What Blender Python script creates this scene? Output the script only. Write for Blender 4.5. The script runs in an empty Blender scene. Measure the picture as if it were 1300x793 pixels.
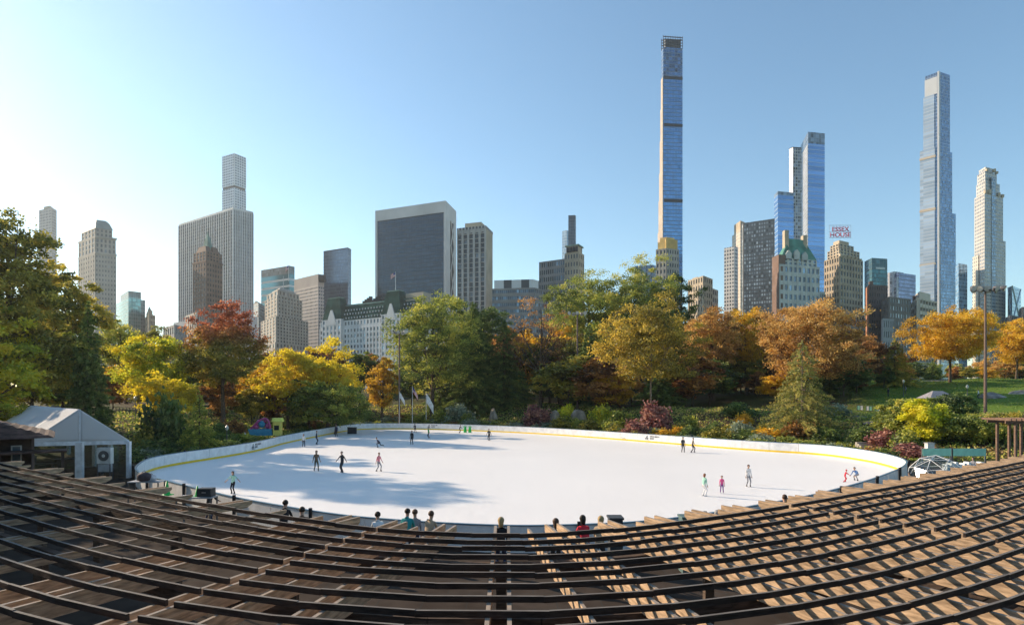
import bpy, bmesh, math, random
import numpy as np
from mathutils import Vector, Matrix
R = math.radians
F, HC, YH, XC = 760.0, 7.0, 500.0, 650.0      # focal length (px of the 1300 px photo), eye height, horizon row, centre column
S = bpy.context.scene
COL = S.collection

# ------------------------------------------------------------------ pixel -> place
def wx(px, D): return (px - XC) * D / F
def wz(py, D): return HC - (py - YH) * D / F
def gp(px, py, z=0.0):
    D = F * (HC - z) / (py - YH)
    return Vector((wx(px, D), D, z))

# ------------------------------------------------------------------ materials
MATS = {}
def _new(name):
    m = bpy.data.materials.new(name); m.use_nodes = True
    nt = m.node_tree; b = nt.nodes['Principled BSDF']
    return m, nt, b
def N(nt, t, **kw):
    n = nt.nodes.new(t)
    for k, v in kw.items():
        if hasattr(n, k): setattr(n, k, v)
        else: n.inputs[k].default_value = v
    return n
def math_n(nt, op, a, b=None, c=None):
    n = nt.nodes.new('ShaderNodeMath'); n.operation = op
    for i, v in enumerate((a, b, c)):
        if v is None: continue
        if isinstance(v, (int, float)): n.inputs[i].default_value = v
        else: nt.links.new(v, n.inputs[i])
    return n.outputs[0]
def ramp(nt, fac, stops):
    r = nt.nodes.new('ShaderNodeValToRGB'); e = r.color_ramp.elements
    while len(e) < len(stops): e.new(0.5)
    for i, (p, c) in enumerate(stops):
        e[i].position = p; e[i].color = (*c, 1)
    nt.links.new(fac, r.inputs[0])
    return r.outputs[0]
def mixc(nt, fac, a, b, mode='MIX'):
    n = nt.nodes.new('ShaderNodeMix'); n.data_type = 'RGBA'; n.blend_type = mode
    if isinstance(fac, (int, float)): n.inputs[0].default_value = fac
    else: nt.links.new(fac, n.inputs[0])
    for s, v in ((n.inputs[6], a), (n.inputs[7], b)):
        if isinstance(v, tuple): s.default_value = (*v, 1)
        else: nt.links.new(v, s)
    return n.outputs[2]

def plain(name, col, rough=0.7, metal=0.0, noise=0.12, scale=2.0, spec=0.3, bump=0.0, stretch=None):
    if name in MATS: return MATS[name]
    m, nt, b = _new(name)
    tc = N(nt, 'ShaderNodeTexCoord'); nz = N(nt, 'ShaderNodeTexNoise'); nz.inputs['Scale'].default_value = scale
    nz.inputs['Detail'].default_value = 6
    src = tc.outputs['Object']
    if stretch:
        mp = N(nt, 'ShaderNodeMapping'); mp.inputs['Scale'].default_value = stretch
        nt.links.new(src, mp.inputs[0]); src = mp.outputs[0]
    nt.links.new(src, nz.inputs['Vector'])
    lo = tuple(c * (1 - 2 * noise) for c in col); hi = tuple(min(1, c * (1 + 2 * noise)) for c in col)
    nt.links.new(ramp(nt, nz.outputs[0], [(0.3, lo), (0.7, hi)]), b.inputs['Base Color'])
    b.inputs['Roughness'].default_value = rough; b.inputs['Metallic'].default_value = metal
    b.inputs['Specular IOR Level'].default_value = spec
    if bump:
        bp = N(nt, 'ShaderNodeBump'); bp.inputs['Strength'].default_value = bump; bp.inputs['Distance'].default_value = 0.05
        nt.links.new(nz.outputs[0], bp.inputs['Height']); nt.links.new(bp.outputs[0], b.inputs['Normal'])
    MATS[name] = m
    return m

BR = 2.0
def leafmat(name, stops, trans=0.45, zgrad=None):
    trans = min(.6, trans + .08)
    """stops: list of colours over the per-leaf random value."""
    if name in MATS: return MATS[name]
    m = bpy.data.materials.new(name); m.use_nodes = True; nt = m.node_tree; nt.nodes.clear()
    at = N(nt, 'ShaderNodeAttribute'); at.attribute_name = 'rnd'
    def lift(c):
        f = min(BR, max(1.0, .78 / max(c))); return tuple(v * f for v in c)
    stops = [lift(c) for c in stops]
    if zgrad: zgrad = (zgrad[0], zgrad[1], [lift(c) for c in zgrad[2]])
    n = len(stops)
    c = ramp(nt, at.outputs['Fac'], [(i / (n - 1), s) for i, s in enumerate(stops)])
    if zgrad:
        tc = N(nt, 'ShaderNodeTexCoord'); sp = N(nt, 'ShaderNodeSeparateXYZ')
        nt.links.new(tc.outputs['Generated'], sp.inputs[0])
        nz = N(nt, 'ShaderNodeTexNoise'); nz.inputs['Scale'].default_value = 4
        nt.links.new(tc.outputs['Generated'], nz.inputs['Vector'])
        f = math_n(nt, 'MULTIPLY_ADD', sp.outputs[2], 1.0, math_n(nt, 'MULTIPLY_ADD', nz.outputs[0], 0.6, -0.3))
        mr = N(nt, 'ShaderNodeMapRange'); mr.inputs[1].default_value = zgrad[0]; mr.inputs[2].default_value = zgrad[1]
        nt.links.new(f, mr.inputs[0])
        zs = zgrad[2]
        c2 = ramp(nt, at.outputs['Fac'], [(i / (len(zs) - 1), s) for i, s in enumerate(zs)])
        c = mixc(nt, mr.outputs[0], c, c2)
    d = N(nt, 'ShaderNodeBsdfDiffuse'); t = N(nt, 'ShaderNodeBsdfTranslucent'); mx = N(nt, 'ShaderNodeMixShader')
    g = N(nt, 'ShaderNodeBsdfGlossy'); g.inputs['Roughness'].default_value = 0.55; g.inputs['Color'].default_value = (1, 1, 1, 1)
    mx2 = N(nt, 'ShaderNodeMixShader'); mx2.inputs[0].default_value = 0.025
    nt.links.new(c, d.inputs[0]); nt.links.new(c, t.inputs[0])
    mx.inputs[0].default_value = trans
    nt.links.new(d.outputs[0], mx.inputs[1]); nt.links.new(t.outputs[0], mx.inputs[2])
    nt.links.new(mx.outputs[0], mx2.inputs[1]); nt.links.new(g.outputs[0], mx2.inputs[2])
    o = N(nt, 'ShaderNodeOutputMaterial'); nt.links.new(mx2.outputs[0], o.inputs[0])
    MATS[name] = m
    return m

def facade(name, wall, glass, pu=3.0, pv=3.6, fu=0.3, fv=0.35, metal=0.5, rough=0.12, var=0.5, wrough=0.6, wmetal=0.0, blotch=0.0):
    """curtain wall: glass panes of pu x pv metres between mullions (fu, fv share) on metre UVs"""
    if name in MATS: return MATS[name]
    m, nt, b = _new(name)
    uv = N(nt, 'ShaderNodeUVMap'); uv.uv_map = 'UVMap'
    sp = N(nt, 'ShaderNodeSeparateXYZ'); nt.links.new(uv.outputs[0], sp.inputs[0])
    u = math_n(nt, 'DIVIDE', sp.outputs[0], pu); v = math_n(nt, 'DIVIDE', sp.outputs[1], pv)
    fu_ = math_n(nt, 'GREATER_THAN', math_n(nt, 'FRACT', u), fu); fv_ = math_n(nt, 'GREATER_THAN', math_n(nt, 'FRACT', v), fv)
    mask = math_n(nt, 'MULTIPLY', fu_, fv_)
    cb = N(nt, 'ShaderNodeCombineXYZ'); nt.links.new(math_n(nt, 'FLOOR', u), cb.inputs[0]); nt.links.new(math_n(nt, 'FLOOR', v), cb.inputs[1])
    wn = N(nt, 'ShaderNodeTexWhiteNoise'); nt.links.new(cb.outputs[0], wn.inputs['Vector'])
    gl = tuple(max(0, g * (1 - var)) for g in glass); gh = tuple(min(1, g * (1 + var)) for g in glass)
    gc = ramp(nt, wn.outputs['Value'], [(0, gl), (0.85, gh), (1.0, tuple(min(1, g * (1 + 1.8 * var) + 0.05 * var) for g in glass))])
    # broad waviness of the panes between floors and bays, and weathering on the wall
    tc = N(nt, 'ShaderNodeTexCoord'); nz = N(nt, 'ShaderNodeTexNoise'); nz.inputs['Scale'].default_value = 0.035; nz.inputs['Detail'].default_value = 4
    nt.links.new(tc.outputs['Object'], nz.inputs['Vector'])
    if blotch:
        gc = mixc(nt, math_n(nt, 'MULTIPLY', nz.outputs[0], blotch), gc, tuple(min(1, g * 2.2 + .05) for g in glass))
    wc = ramp(nt, nz.outputs[0], [(0.3, tuple(c * 0.86 for c in wall)), (0.7, tuple(min(1, c * 1.1) for c in wall))])
    nt.links.new(mixc(nt, mask, wc, gc), b.inputs['Base Color'])
    nt.links.new(math_n(nt, 'MULTIPLY_ADD', mask, rough - wrough, wrough), b.inputs['Roughness'])
    nt.links.new(math_n(nt, 'MULTIPLY_ADD', mask, metal - wmetal, wmetal), b.inputs['Metallic'])
    MATS[name] = m
    return m

def window_glass(name, col, rough=0.15, metal=0.2):
    if name in MATS: return MATS[name]
    m, nt, b = _new(name)
    oi = N(nt, 'ShaderNodeObjectInfo'); ge = N(nt, 'ShaderNodeNewGeometry')
    f = math_n(nt, 'FRACT', math_n(nt, 'ADD', oi.outputs['Random'], ge.outputs['Random Per Island']))
    nt.links.new(ramp(nt, f, [(0, tuple(c * .5 for c in col)), (0.7, col), (0.9, tuple(min(1, c * 1.8) for c in col)), (1, tuple(min(1, c * 3.2 + .04) for c in col))]), b.inputs['Base Color'])
    b.inputs['Roughness'].default_value = rough; b.inputs['Metallic'].default_value = metal
    MATS[name] = m
    return m

# ------------------------------------------------------------------ mesh builder and scene helpers
class MB:
    def __init__(s): s.v = []; s.f = []; s.uv = []; s.mi = []
    def face(s, pts, uv=None, mi=0):
        n = len(s.v); s.v.extend([tuple(p) for p in pts]); s.f.append(tuple(range(n, n + len(pts))))
        s.uv.append(uv or [(p[0], p[1]) for p in pts]); s.mi.append(mi)
    def prism(s, poly, z0, z1, mi=0, top=True, bottom=False, topmi=None, poly2=None):
        """vertical walls over a CCW polygon (xy), UV in metres; poly2 = polygon at the top"""
        p2 = poly2 or poly; n = len(poly); u = 0
        for i in range(n):
            a, b = poly[i], poly[(i + 1) % n]; c, d = p2[(i + 1) % n], p2[i]
            L = math.hypot(b[0] - a[0], b[1] - a[1])
            s.face([(a[0], a[1], z0), (b[0], b[1], z0), (c[0], c[1], z1), (d[0], d[1], z1)], [(u, z0), (u + L, z0), (u + L, z1), (u, z1)], mi)
            u += round(L) + 7
        if top: s.face([(p[0], p[1], z1) for p in p2], None, mi if topmi is None else topmi)
        if bottom: s.face([(p[0], p[1], z0) for p in reversed(poly)], None, mi)
    def box(s, x0, x1, y0, y1, z0, z1, mi=0):
        s.prism([(x0, y0), (x1, y0), (x1, y1), (x0, y1)], z0, z1, mi, True, True)
    def obox(s, p0, p1, w, z0, z1, mi=0, side=0.0):
        """box along the line p0-p1 of width w"""
        p0 = Vector(p0[:2]); p1 = Vector(p1[:2]); d = (p1 - p0); d.normalize(); n = Vector((d.y, -d.x))
        a = n * (w / 2 + side); b = n * (-w / 2 + side)
        s.prism([tuple(p0 + a), tuple(p1 + a), tuple(p1 + b), tuple(p0 + b)], z0, z1, mi, True, True)
    def tube(s, pts, rad, sides=6, mi=0, cap=True):
        pts = [Vector(p) for p in pts]
        if not isinstance(rad, (list, tuple)): rad = [rad] * len(pts)
        rings = []
        for i, p in enumerate(pts):
            d = (pts[min(i + 1, len(pts) - 1)] - pts[max(i - 1, 0)])
            if d.length < 1e-6: d = Vector((0, 0, 1))
            d.normalize()
            up = Vector((1, 0, 0)) if abs(d.z) > 0.8 else Vector((0, 0, 1))
            a = d.cross(up).normalized(); b = d.cross(a)
            n0 = len(s.v)
            for k in range(sides):
                t = 2 * math.pi * k / sides
                s.v.append(tuple(p + (a * math.cos(t) + b * math.sin(t)) * rad[i]))
            rings.append(n0)
        for i in range(len(rings) - 1):
            for k in range(sides):
                k2 = (k + 1) % sides
                s.f.append((rings[i] + k, rings[i] + k2, rings[i + 1] + k2, rings[i + 1] + k)); s.uv.append([(0, 0)] * 4); s.mi.append(mi)
        if cap:
            s.f.append(tuple(rings[0] + k for k in range(sides))); s.uv.append([(0, 0)] * sides); s.mi.append(mi)
            s.f.append(tuple(rings[-1] + k for k in reversed(range(sides)))); s.uv.append([(0, 0)] * sides); s.mi.append(mi)
    def lathe(s, prof, c=(0, 0, 0), sides=12, mi=0):
        base = len(s.v)
        for r, z in prof:
            for k in range(sides):
                t = 2 * math.pi * k / sides; s.v.append((c[0] + r * math.cos(t), c[1] + r * math.sin(t), c[2] + z))
        for i in range(len(prof) - 1):
            for k in range(sides):
                k2 = (k + 1) % sides
                s.f.append((base + i * sides + k, base + i * sides + k2, base + (i + 1) * sides + k2, base + (i + 1) * sides + k)); s.uv.append([(0, 0)] * 4); s.mi.append(mi)
    def build(s, name, mats, parent=None, smooth=False, origin=None):
        me = bpy.data.meshes.new(name)
        v = s.v
        if origin is not None: v = [(a - origin[0], b - origin[1], c - origin[2]) for a, b, c in v]
        me.from_pydata(v, [], s.f)
        ul = me.uv_layers.new(name='UVMap')
        flat = [c for f in s.uv for p in f for c in p[:2]]
        ul.data.foreach_set('uv', flat)
        for m in (mats if isinstance(mats, (list, tuple)) else [mats]): me.materials.append(m)
        me.polygons.foreach_set('material_index', s.mi)
        if smooth:
            bm = bmesh.new(); bm.from_mesh(me); bmesh.ops.remove_doubles(bm, verts=bm.verts, dist=.0004); bm.to_mesh(me); bm.free()
            me.polygons.foreach_set('use_smooth', [True] * len(me.polygons))
        me.update()
        o = bpy.data.objects.new(name, me); COL.objects.link(o)
        if parent is not None: o.parent = parent
        return o
def tag(o, label=None, cat=None, group=None, kind=None):
    if label: o['label'] = label
    if cat: o['category'] = cat
    if group: o['group'] = group
    if kind: o['kind'] = kind
    return o
def thing(name, label, cat, loc=(0, 0, 0), rz=0.0, group=None):
    o = bpy.data.objects.new(name, None); COL.objects.link(o); o.location = loc; o.rotation_euler = (0, 0, rz)
    o.empty_display_size = 0.3
    return tag(o, label, cat, group)
def inst(me, name, parent, loc=(0, 0, 0), rz=0.0, scale=(1, 1, 1)):
    o = bpy.data.objects.new(name, me); COL.objects.link(o); o.parent = parent
    o.location = loc; o.rotation_euler = (0, 0, rz); o.scale = scale
    return o

# ------------------------------------------------------------------ rink outline (top of the boards seen in the photo)
BH = 1.22
top_px = [(172, 595), (175, 589.5), (184, 583.5), (198, 579), (228, 574), (279, 567.5), (330, 560), (361, 552), (411, 543.6), (440, 538.8), (467, 536.8), (538, 537), (640, 540),
          (721, 544), (848, 552.3), (950, 559.4), (1044, 563.8), (1101, 571), (1129, 576.6), (1147, 582), (1152, 587), (1141, 595), (1101, 609.7), (1058, 621), (1030, 628),
          (958, 641), (899, 651), (840, 659), (782, 663.5), (700, 666), (645, 666.6), (551, 662.5), (488, 658), (437, 653.5), (380, 645), (310, 633), (270, 624), (213, 610), (180, 601)]
raw = [gp(x, y, BH) for x, y in top_px]
raw = [Vector((p.x, p.y)) for p in raw]
def smooth_closed(P, it=3):
    for _ in range(it):
        Q = []
        n = len(P)
        for i in range(n):
            a, b = P[i], P[(i + 1) % n]
            Q += [a * 0.75 + b * 0.25, a * 0.25 + b * 0.75]
        P = Q
    return P
def resample(P, n, closed=True):
    Q = P + [P[0]] if closed else P
    L = [0]
    for a, b in zip(Q, Q[1:]): L.append(L[-1] + (b - a).length)
    out = []; j = 0
    for i in range(n if closed else n):
        t = L[-1] * i / (n if closed else n - 1)
        while j < len(L) - 2 and L[j + 1] < t: j += 1
        f = (t - L[j]) / max(1e-9, L[j + 1] - L[j]); out.append(Q[j].lerp(Q[j + 1], f))
    return out
RINK = resample(smooth_closed(raw, 3), 320)
RN = np.array([[p.x, p.y] for p in RINK])
RC = Vector((4.0, 66.0))

def rink_dist(X, Y):
    """signed distance outside the rink outline (arrays)"""
    X = np.asarray(X, float); Y = np.asarray(Y, float)
    sh = X.shape; P = np.stack([X.ravel(), Y.ravel()], 1)
    out = np.full(len(P), 1e9)
    A = RN[::4]; B = np.roll(A, -1, 0); inside = np.zeros(len(P), bool)
    for a, b in zip(A, B):
        ab = b - a; t = np.clip(((P - a) @ ab) / (ab @ ab), 0, 1)
        d = np.hypot(*(P - (a + t[:, None] * ab)).T); out = np.minimum(out, d)
        c = ((a[1] > P[:, 1]) != (b[1] > P[:, 1]))
        with np.errstate(divide='ignore', invalid='ignore'):
            xi = (b[0] - a[0]) * (P[:, 1] - a[1]) / (b[1] - a[1] + 1e-12) + a[0]
        inside ^= c & (P[:, 0] < xi)
    return np.where(inside, -out, out).reshape(sh)
def sst(a, b, x):
    t = np.clip((np.asarray(x, float) - a) / (b - a), 0, 1); return t * t * (3 - 2 * t)
def terrain(X, Y):
    X = np.asarray(X, float); Y = np.asarray(Y, float)
    d = rink_dist(X, Y)
    dx = X - RC.x; dy = Y - RC.y; r = np.hypot(dx, dy) + 1e-6
    s = -dy / r
    z = 4.2 * sst(2.5, 34, d) + 4.3 * sst(34, 110, d)
    z = z + (0.5 * np.sin(X * .11 + 1.3) * np.cos(Y * .09) + .25 * np.sin(X * .31) * np.sin(Y * .27 + 2)) * sst(5, 25, d)
    m = 1 - sst(-0.02, 0.2, s)
    # the lawn on the western side climbs a little more
    z = z + 2.2 * sst(45, 90, X) * sst(95, 170, Y)
    m2 = sst(60, 90, r)
    far = np.where(s > 0.1, 0, 1)
    z = z * m
    # flat pad under the tent
    t = np.exp(-(((X + 47) / 20) ** 2 + ((Y - 58) / 14) ** 2) ** 2)
    z = z * (1 - t)
    return np.where(d < 1.0, -0.02, z)
def gz(x, y): return float(terrain(np.array([x]), np.array([y]))[0])

# ------------------------------------------------------------------ ground
def build_ground():
    def axis(lo, hi, step, far):
        a = list(np.arange(lo, hi + .1, step)); e = step; l = [lo]; h = [hi]
        while l[-1] > -far: e *= 1.5; l.append(l[-1] - e)
        e = step
        while h[-1] < far: e *= 1.5; h.append(h[-1] + e)
        return np.array(l[:0:-1] + a + h[1:])
    xs = axis(-170, 190, 2.5, 2300); ys = axis(-20, 240, 2.5, 2300)
    X, Y = np.meshgrid(xs, ys); Z = terrain(X, Y)
    Z = Z + np.where(Z > 1.0, np.random.RandomState(3).rand(*Z.shape) * .12, 0)
    me = bpy.data.meshes.new('ground'); nx, ny = len(xs), len(ys)
    v = np.stack([X.ravel(), Y.ravel(), Z.ravel()], 1)
    i = np.arange(nx * ny).reshape(ny, nx)
    f = np.stack([i[:-1, :-1], i[:-1, 1:], i[1:, 1:], i[1:, :-1]], -1).reshape(-1, 4)
    me.from_pydata(v.tolist(), [], f.tolist()); me.polygons.foreach_set('use_smooth', [True] * len(me.polygons))
    m, nt, b = _new('ground_soil_grass')
    ge = N(nt, 'ShaderNodeNewGeometry')
    n1 = N(nt, 'ShaderNodeTexNoise'); n1.inputs['Scale'].default_value = 0.12; n1.inputs['Detail'].default_value = 8
    n2 = N(nt, 'ShaderNodeTexNoise'); n2.inputs['Scale'].default_value = 3.0; n2.inputs['Detail'].default_value = 8
    nt.links.new(ge.outputs['Position'], n1.inputs['Vector']); nt.links.new(ge.outputs['Position'], n2.inputs['Vector'])
    soil = ramp(nt, n2.outputs[0], [(.3, (.035, .025, .015)), (.5, (.07, .05, .03)), (.7, (.13, .09, .04))])
    grass = ramp(nt, n2.outputs[0], [(.3, (.035, .06, .015)), (.55, (.07, .115, .02)), (.75, (.13, .16, .035))])
    base = mixc(nt, ramp(nt, n1.outputs[0], [(.42, (0, 0, 0)), (.58, (1, 1, 1))]), soil, mixc(nt, 0.5, grass, soil))
    sp = N(nt, 'ShaderNodeSeparateXYZ'); nt.links.new(ge.outputs['Position'], sp.inputs[0])
    mr = N(nt, 'ShaderNodeMapRange'); mr.inputs[1].default_value = 0; mr.inputs[2].default_value = 8; nt.links.new(math_n(nt, 'SUBTRACT', sp.outputs[0], math_n(nt, 'MULTIPLY', sp.outputs[1], .55)), mr.inputs[0])
    mr2 = N(nt, 'ShaderNodeMapRange'); mr2.inputs[1].default_value = 82; mr2.inputs[2].default_value = 90; nt.links.new(sp.outputs[1], mr2.inputs[0])
    lawn = ramp(nt, n2.outputs[0], [(.3, (.07, .13, .018)), (.6, (.12, .19, .025)), (.8, (.2, .22, .05))])
    nt.links.new(mixc(nt, math_n(nt, 'MULTIPLY', mr.outputs[0], mr2.outputs[0]), base, lawn), b.inputs['Base Color'])
    b.inputs['Roughness'].default_value = 0.95; b.inputs['Specular IOR Level'].default_value = 0.1
    bp = N(nt, 'ShaderNodeBump'); bp.inputs['Strength'].default_value = .6; bp.inputs['Distance'].default_value = .15
    nt.links.new(n2.outputs[0], bp.inputs['Height']); nt.links.new(bp.outputs[0], b.inputs['Normal'])
    me.materials.append(m)
    o = bpy.data.objects.new('ground', me); COL.objects.link(o); tag(o, kind='structure')
build_ground()

def build_ice():
    b = MB(); z = 0.03
    b.face([(p.x, p.y, z) for p in (RINK if True else [])])
    m, nt, bs = _new('ice')
    ge = N(nt, 'ShaderNodeNewGeometry')
    n1 = N(nt, 'ShaderNodeTexNoise'); n1.inputs['Scale'].default_value = 0.06; n1.inputs['Detail'].default_value = 5
    mp = N(nt, 'ShaderNodeMapping'); mp.inputs['Scale'].default_value = (3, .35, 1); mp.inputs['Rotation'].default_value = (0, 0, .5)
    n2 = N(nt, 'ShaderNodeTexNoise'); n2.inputs['Scale'].default_value = 1.3; n2.inputs['Detail'].default_value = 9; n2.inputs['Distortion'].default_value = 2
    nt.links.new(ge.outputs['Position'], n1.inputs['Vector']); nt.links.new(ge.outputs['Position'], mp.inputs[0]); nt.links.new(mp.outputs[0], n2.inputs['Vector'])
    f = math_n(nt, 'ADD', math_n(nt, 'MULTIPLY', n1.outputs[0], .6), math_n(nt, 'MULTIPLY', n2.outputs[0], .4))
    nt.links.new(ramp(nt, f, [(.35, (.76, .745, .73)), (.62, (.82, .80, .78))]), bs.inputs['Base Color'])
    w1 = N(nt, 'ShaderNodeTexWave'); w1.inputs['Scale'].default_value = .35; w1.inputs['Distortion'].default_value = 22; w1.inputs['Detail'].default_value = 5; w1.inputs['Detail Scale'].default_value = .6
    nt.links.new(ge.outputs['Position'], w1.inputs['Vector']); bp = N(nt, 'ShaderNodeBump'); bp.inputs['Strength'].default_value = .35; bp.inputs['Distance'].default_value = .012
    nt.links.new(n2.outputs[0], bp.inputs['Height']); nt.links.new(bp.outputs[0], bs.inputs['Normal'])
    bs.inputs['Roughness'].default_value = .5; bs.inputs['Specular IOR Level'].default_value = .15
    nt.links.new(ramp(nt, n2.outputs[0], [(.3, (.38, .38, .38)), (.7, (.65, .65, .65))]), bs.inputs['Roughness'])
    tag(b.build('ice', m), kind='structure')
build_ice()

# paving between the boards and the pergola, and under it
def build_paving():
    b = MB(); near = [p for p in RINK if p.y < 58]
    near.sort(key=lambda p: math.atan2(p.x - RC.x, RC.y - p.y))
    out = []
    for p in near:
        d = (p - RC).normalized(); out.append(RC + d * 95)
    for i in range(len(near) - 1):
        if (near[i + 1] - near[i]).length > 12: continue
        a, c = near[i], near[i + 1]
        pts = [(out[i].x, out[i].y, .012), (out[i + 1].x, out[i + 1].y, .012), (c.x, c.y, .012), (a.x, a.y, .012)]
        b.face(pts)
    m, nt, bs = _new('concrete_paving')
    ge = N(nt, 'ShaderNodeNewGeometry'); n2 = N(nt, 'ShaderNodeTexNoise'); n2.inputs['Scale'].default_value = 1.2; n2.inputs['Detail'].default_value = 8
    nt.links.new(ge.outputs['Position'], n2.inputs['Vector'])
    br = N(nt, 'ShaderNodeTexBrick'); br.inputs['Scale'].default_value = 1; br.inputs['Brick Width'].default_value = 1.5; br.inputs['Row Height'].default_value = 1.5
    br.inputs['Mortar Size'].default_value = .03; br.inputs['Color1'].default_value = (.06, .047, .038, 1); br.inputs['Color2'].default_value = (.075, .06, .05, 1); br.inputs['Mortar'].default_value = (.06, .055, .05, 1)
    nt.links.new(ge.outputs['Position'], br.inputs['Vector'])
    nt.links.new(mixc(nt, .6, br.outputs[0], ramp(nt, n2.outputs[0], [(.3, (.45, .42, .4)), (.7, (1, 1, 1))]), 'MULTIPLY'), bs.inputs['Base Color'])
    bs.inputs['Roughness'].default_value = .95; bs.inputs['Specular IOR Level'].default_value = .03
    tag(b.build('pavement', m), kind='structure')
build_paving()

# ------------------------------------------------------------------ boards round the rink
def text_mesh(txt, size, ext=0.01, align='CENTER'):
    cu = bpy.data.curves.new('lettering', 'FONT'); cu.body = txt; cu.size = size; cu.extrude = ext; cu.align_x = align; cu.offset = size * 0.012
    o = bpy.data.objects.new('lettering', cu); COL.objects.link(o)
    dg = bpy.context.evaluated_depsgraph_get(); dg.update()
    me = bpy.data.meshes.new_from_object(o.evaluated_get(dg)); bpy.data.objects.remove(o)
    return me

def build_boards():
    white = plain('board_white', (.76, .76, .765), .35, noise=.06, scale=1.6)
    yellow = plain('kick_yellow', (.80, .55, .02), .4, noise=.05)
    rail = plain('rail_blue', (.10, .19, .27), .35, noise=.05)
    post = plain('post_dark', (.02, .02, .025), .5)
    t = thing('rink_boards', 'white dasher boards with a yellow kick strip running all round the ice', 'rink boards', (RC.x, RC.y, 0))
    P = resample(RINK, 304); n = len(P); step = 4
    og = (RC.x, RC.y, 0)
    def strip(i0, i1, w0, w1, z0, z1, name, mat):
        b = MB()
        for i in range(i0, i1):
            a = P[i % n]; c = P[(i + 1) % n]
            da = (P[(i + 1) % n] - P[(i - 1) % n]).normalized(); dc = (P[(i + 2) % n] - P[i % n]).normalized()
            na = Vector((da.y, -da.x)); nc = Vector((dc.y, -dc.x))
            if (a - RC).dot(na) < 0: na = -na; 
            if (c - RC).dot(nc) < 0: nc = -nc
            if i == i0: a = a + da * .02
            if i == i1 - 1: c = c - dc * .012
            q = [a + na * w0, c + nc * w0, c + nc * w1, a + na * w1]
            b.prism([tuple(p) for p in q], z0, z1, 0, True, True)
        return b.build(name, mat, t, origin=og)
    for k in range(0, n, step):
        strip(k, k + step, 0.0, 0.09, 0.0, BH - .03, 'board_panel', white)
    for k in range(0, n, 76): strip(k, k + 76, -.02, -.003, .035, .24, 'kick_strip', yellow)
    for k in range(0, n, 76): strip(k, k + 76, -.03, .12, BH - .03, BH + .02, 'top_rail', rail)
    # dark support posts outside the boards
    for k in range(0, n, 8):
        p = P[k]
        if p.y > 62: continue
        d = (P[(k + 1) % n] - P[k - 1]).normalized(); nn = Vector((d.y, -d.x))
        if (p - RC).dot(nn) < 0: nn = -nn
        b = MB(); q = p + nn * .2
        b.box(q.x - .07, q.x + .07, q.y - .07, q.y + .07, 0, BH + .16)
        b.build('support_post', post, t, origin=og)
    # sponsor mark: an emblem with two lines of small lettering, on the far boards
    grey = plain('mark_grey', (.09, .11, .12), .5)
    for px, py in ((325, 566), (551, 541), (826, 556)):
        g = gp(px, py, .75); best = min(range(n), key=lambda i: (P[i] - Vector((g.x, g.y))).length if P[i].y > 50 else 1e9)
        # intersect by column
        cand = [i for i in range(n) if P[i].y > 62 or P[i].x < -24]
        best = min(cand, key=lambda i: abs(XC + P[i].x * F / P[i].y - px))
        p = P[best]; d = (P[(best + 1) % n] - P[best - 1]).normalized()
        if d.x < 0: d = -d
        nn = Vector((d.y, -d.x)); 
        if (RC - p).dot(nn) < 0: nn = -nn
        rz = math.atan2(d.y, d.x); c = p + nn * .012
        b = MB()
        L = lambda u, z: (c.x - RC.x + d.x * u, c.y - RC.y + d.y * u, z)
        for (u0, z0, u1, z1) in ((-1.1, .42, -.75, 1.02), (-.75, 1.02, -.75, .42), (-1.2, .62, -.5, .62), (-.95, .42, -.5, .42)):
            b.tube([L(u0, z0), L(u1, z1)], .035, 4)
        e = b.build('emblem', grey, t)
        for j, w in enumerate(('WOLLMAN', 'RINK')):
            me = text_mesh(w, .34, .004, 'LEFT'); me.materials.clear(); me.materials.append(grey)
            o = inst(me, 'lettering', t, L(-.3, .78 - j * .3)); o.rotation_euler = (R(90), 0, rz)
build_boards()

# ------------------------------------------------------------------ pergola
CA, CK, CY = 3.3, 0.72, 14.3
def curve0(x): return Vector((x - .3, CY + math.sqrt(CA * CA + (CK * x) ** 2) - CA))
def curve_frame(x):
    s = CK * CK * x / math.sqrt(CA * CA + (CK * x) ** 2); t = Vector((1, s)).normalized()
    return curve0(x), t, Vector((t.y, -t.x))            # point, tangent, normal towards the camera side
ZT = 3.57
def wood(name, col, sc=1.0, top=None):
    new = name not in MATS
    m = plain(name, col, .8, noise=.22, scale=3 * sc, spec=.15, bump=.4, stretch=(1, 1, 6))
    if top and new:      # upper faces: weathered grey, with skylit pale tops put into the colour
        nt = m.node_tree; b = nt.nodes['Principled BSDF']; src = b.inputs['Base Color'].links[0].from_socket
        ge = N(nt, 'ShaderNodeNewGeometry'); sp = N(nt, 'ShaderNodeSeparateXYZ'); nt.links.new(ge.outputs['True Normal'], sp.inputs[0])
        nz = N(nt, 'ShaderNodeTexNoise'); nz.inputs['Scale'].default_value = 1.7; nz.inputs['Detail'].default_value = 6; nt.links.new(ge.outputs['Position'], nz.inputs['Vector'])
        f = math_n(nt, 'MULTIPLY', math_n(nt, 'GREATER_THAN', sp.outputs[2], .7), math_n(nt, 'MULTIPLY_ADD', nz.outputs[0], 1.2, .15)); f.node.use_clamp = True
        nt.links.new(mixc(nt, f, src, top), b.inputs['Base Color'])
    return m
W_RAFTER = wood('weathered_rafter_wood', (.44, .31, .20), top=(.26, .235, .21)); W_PURLIN = wood('dark_purlin_wood', (.05, .036, .03), top=(.20, .185, .17)); W_POST = wood('post_wood', (.09, .065, .05))
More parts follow.
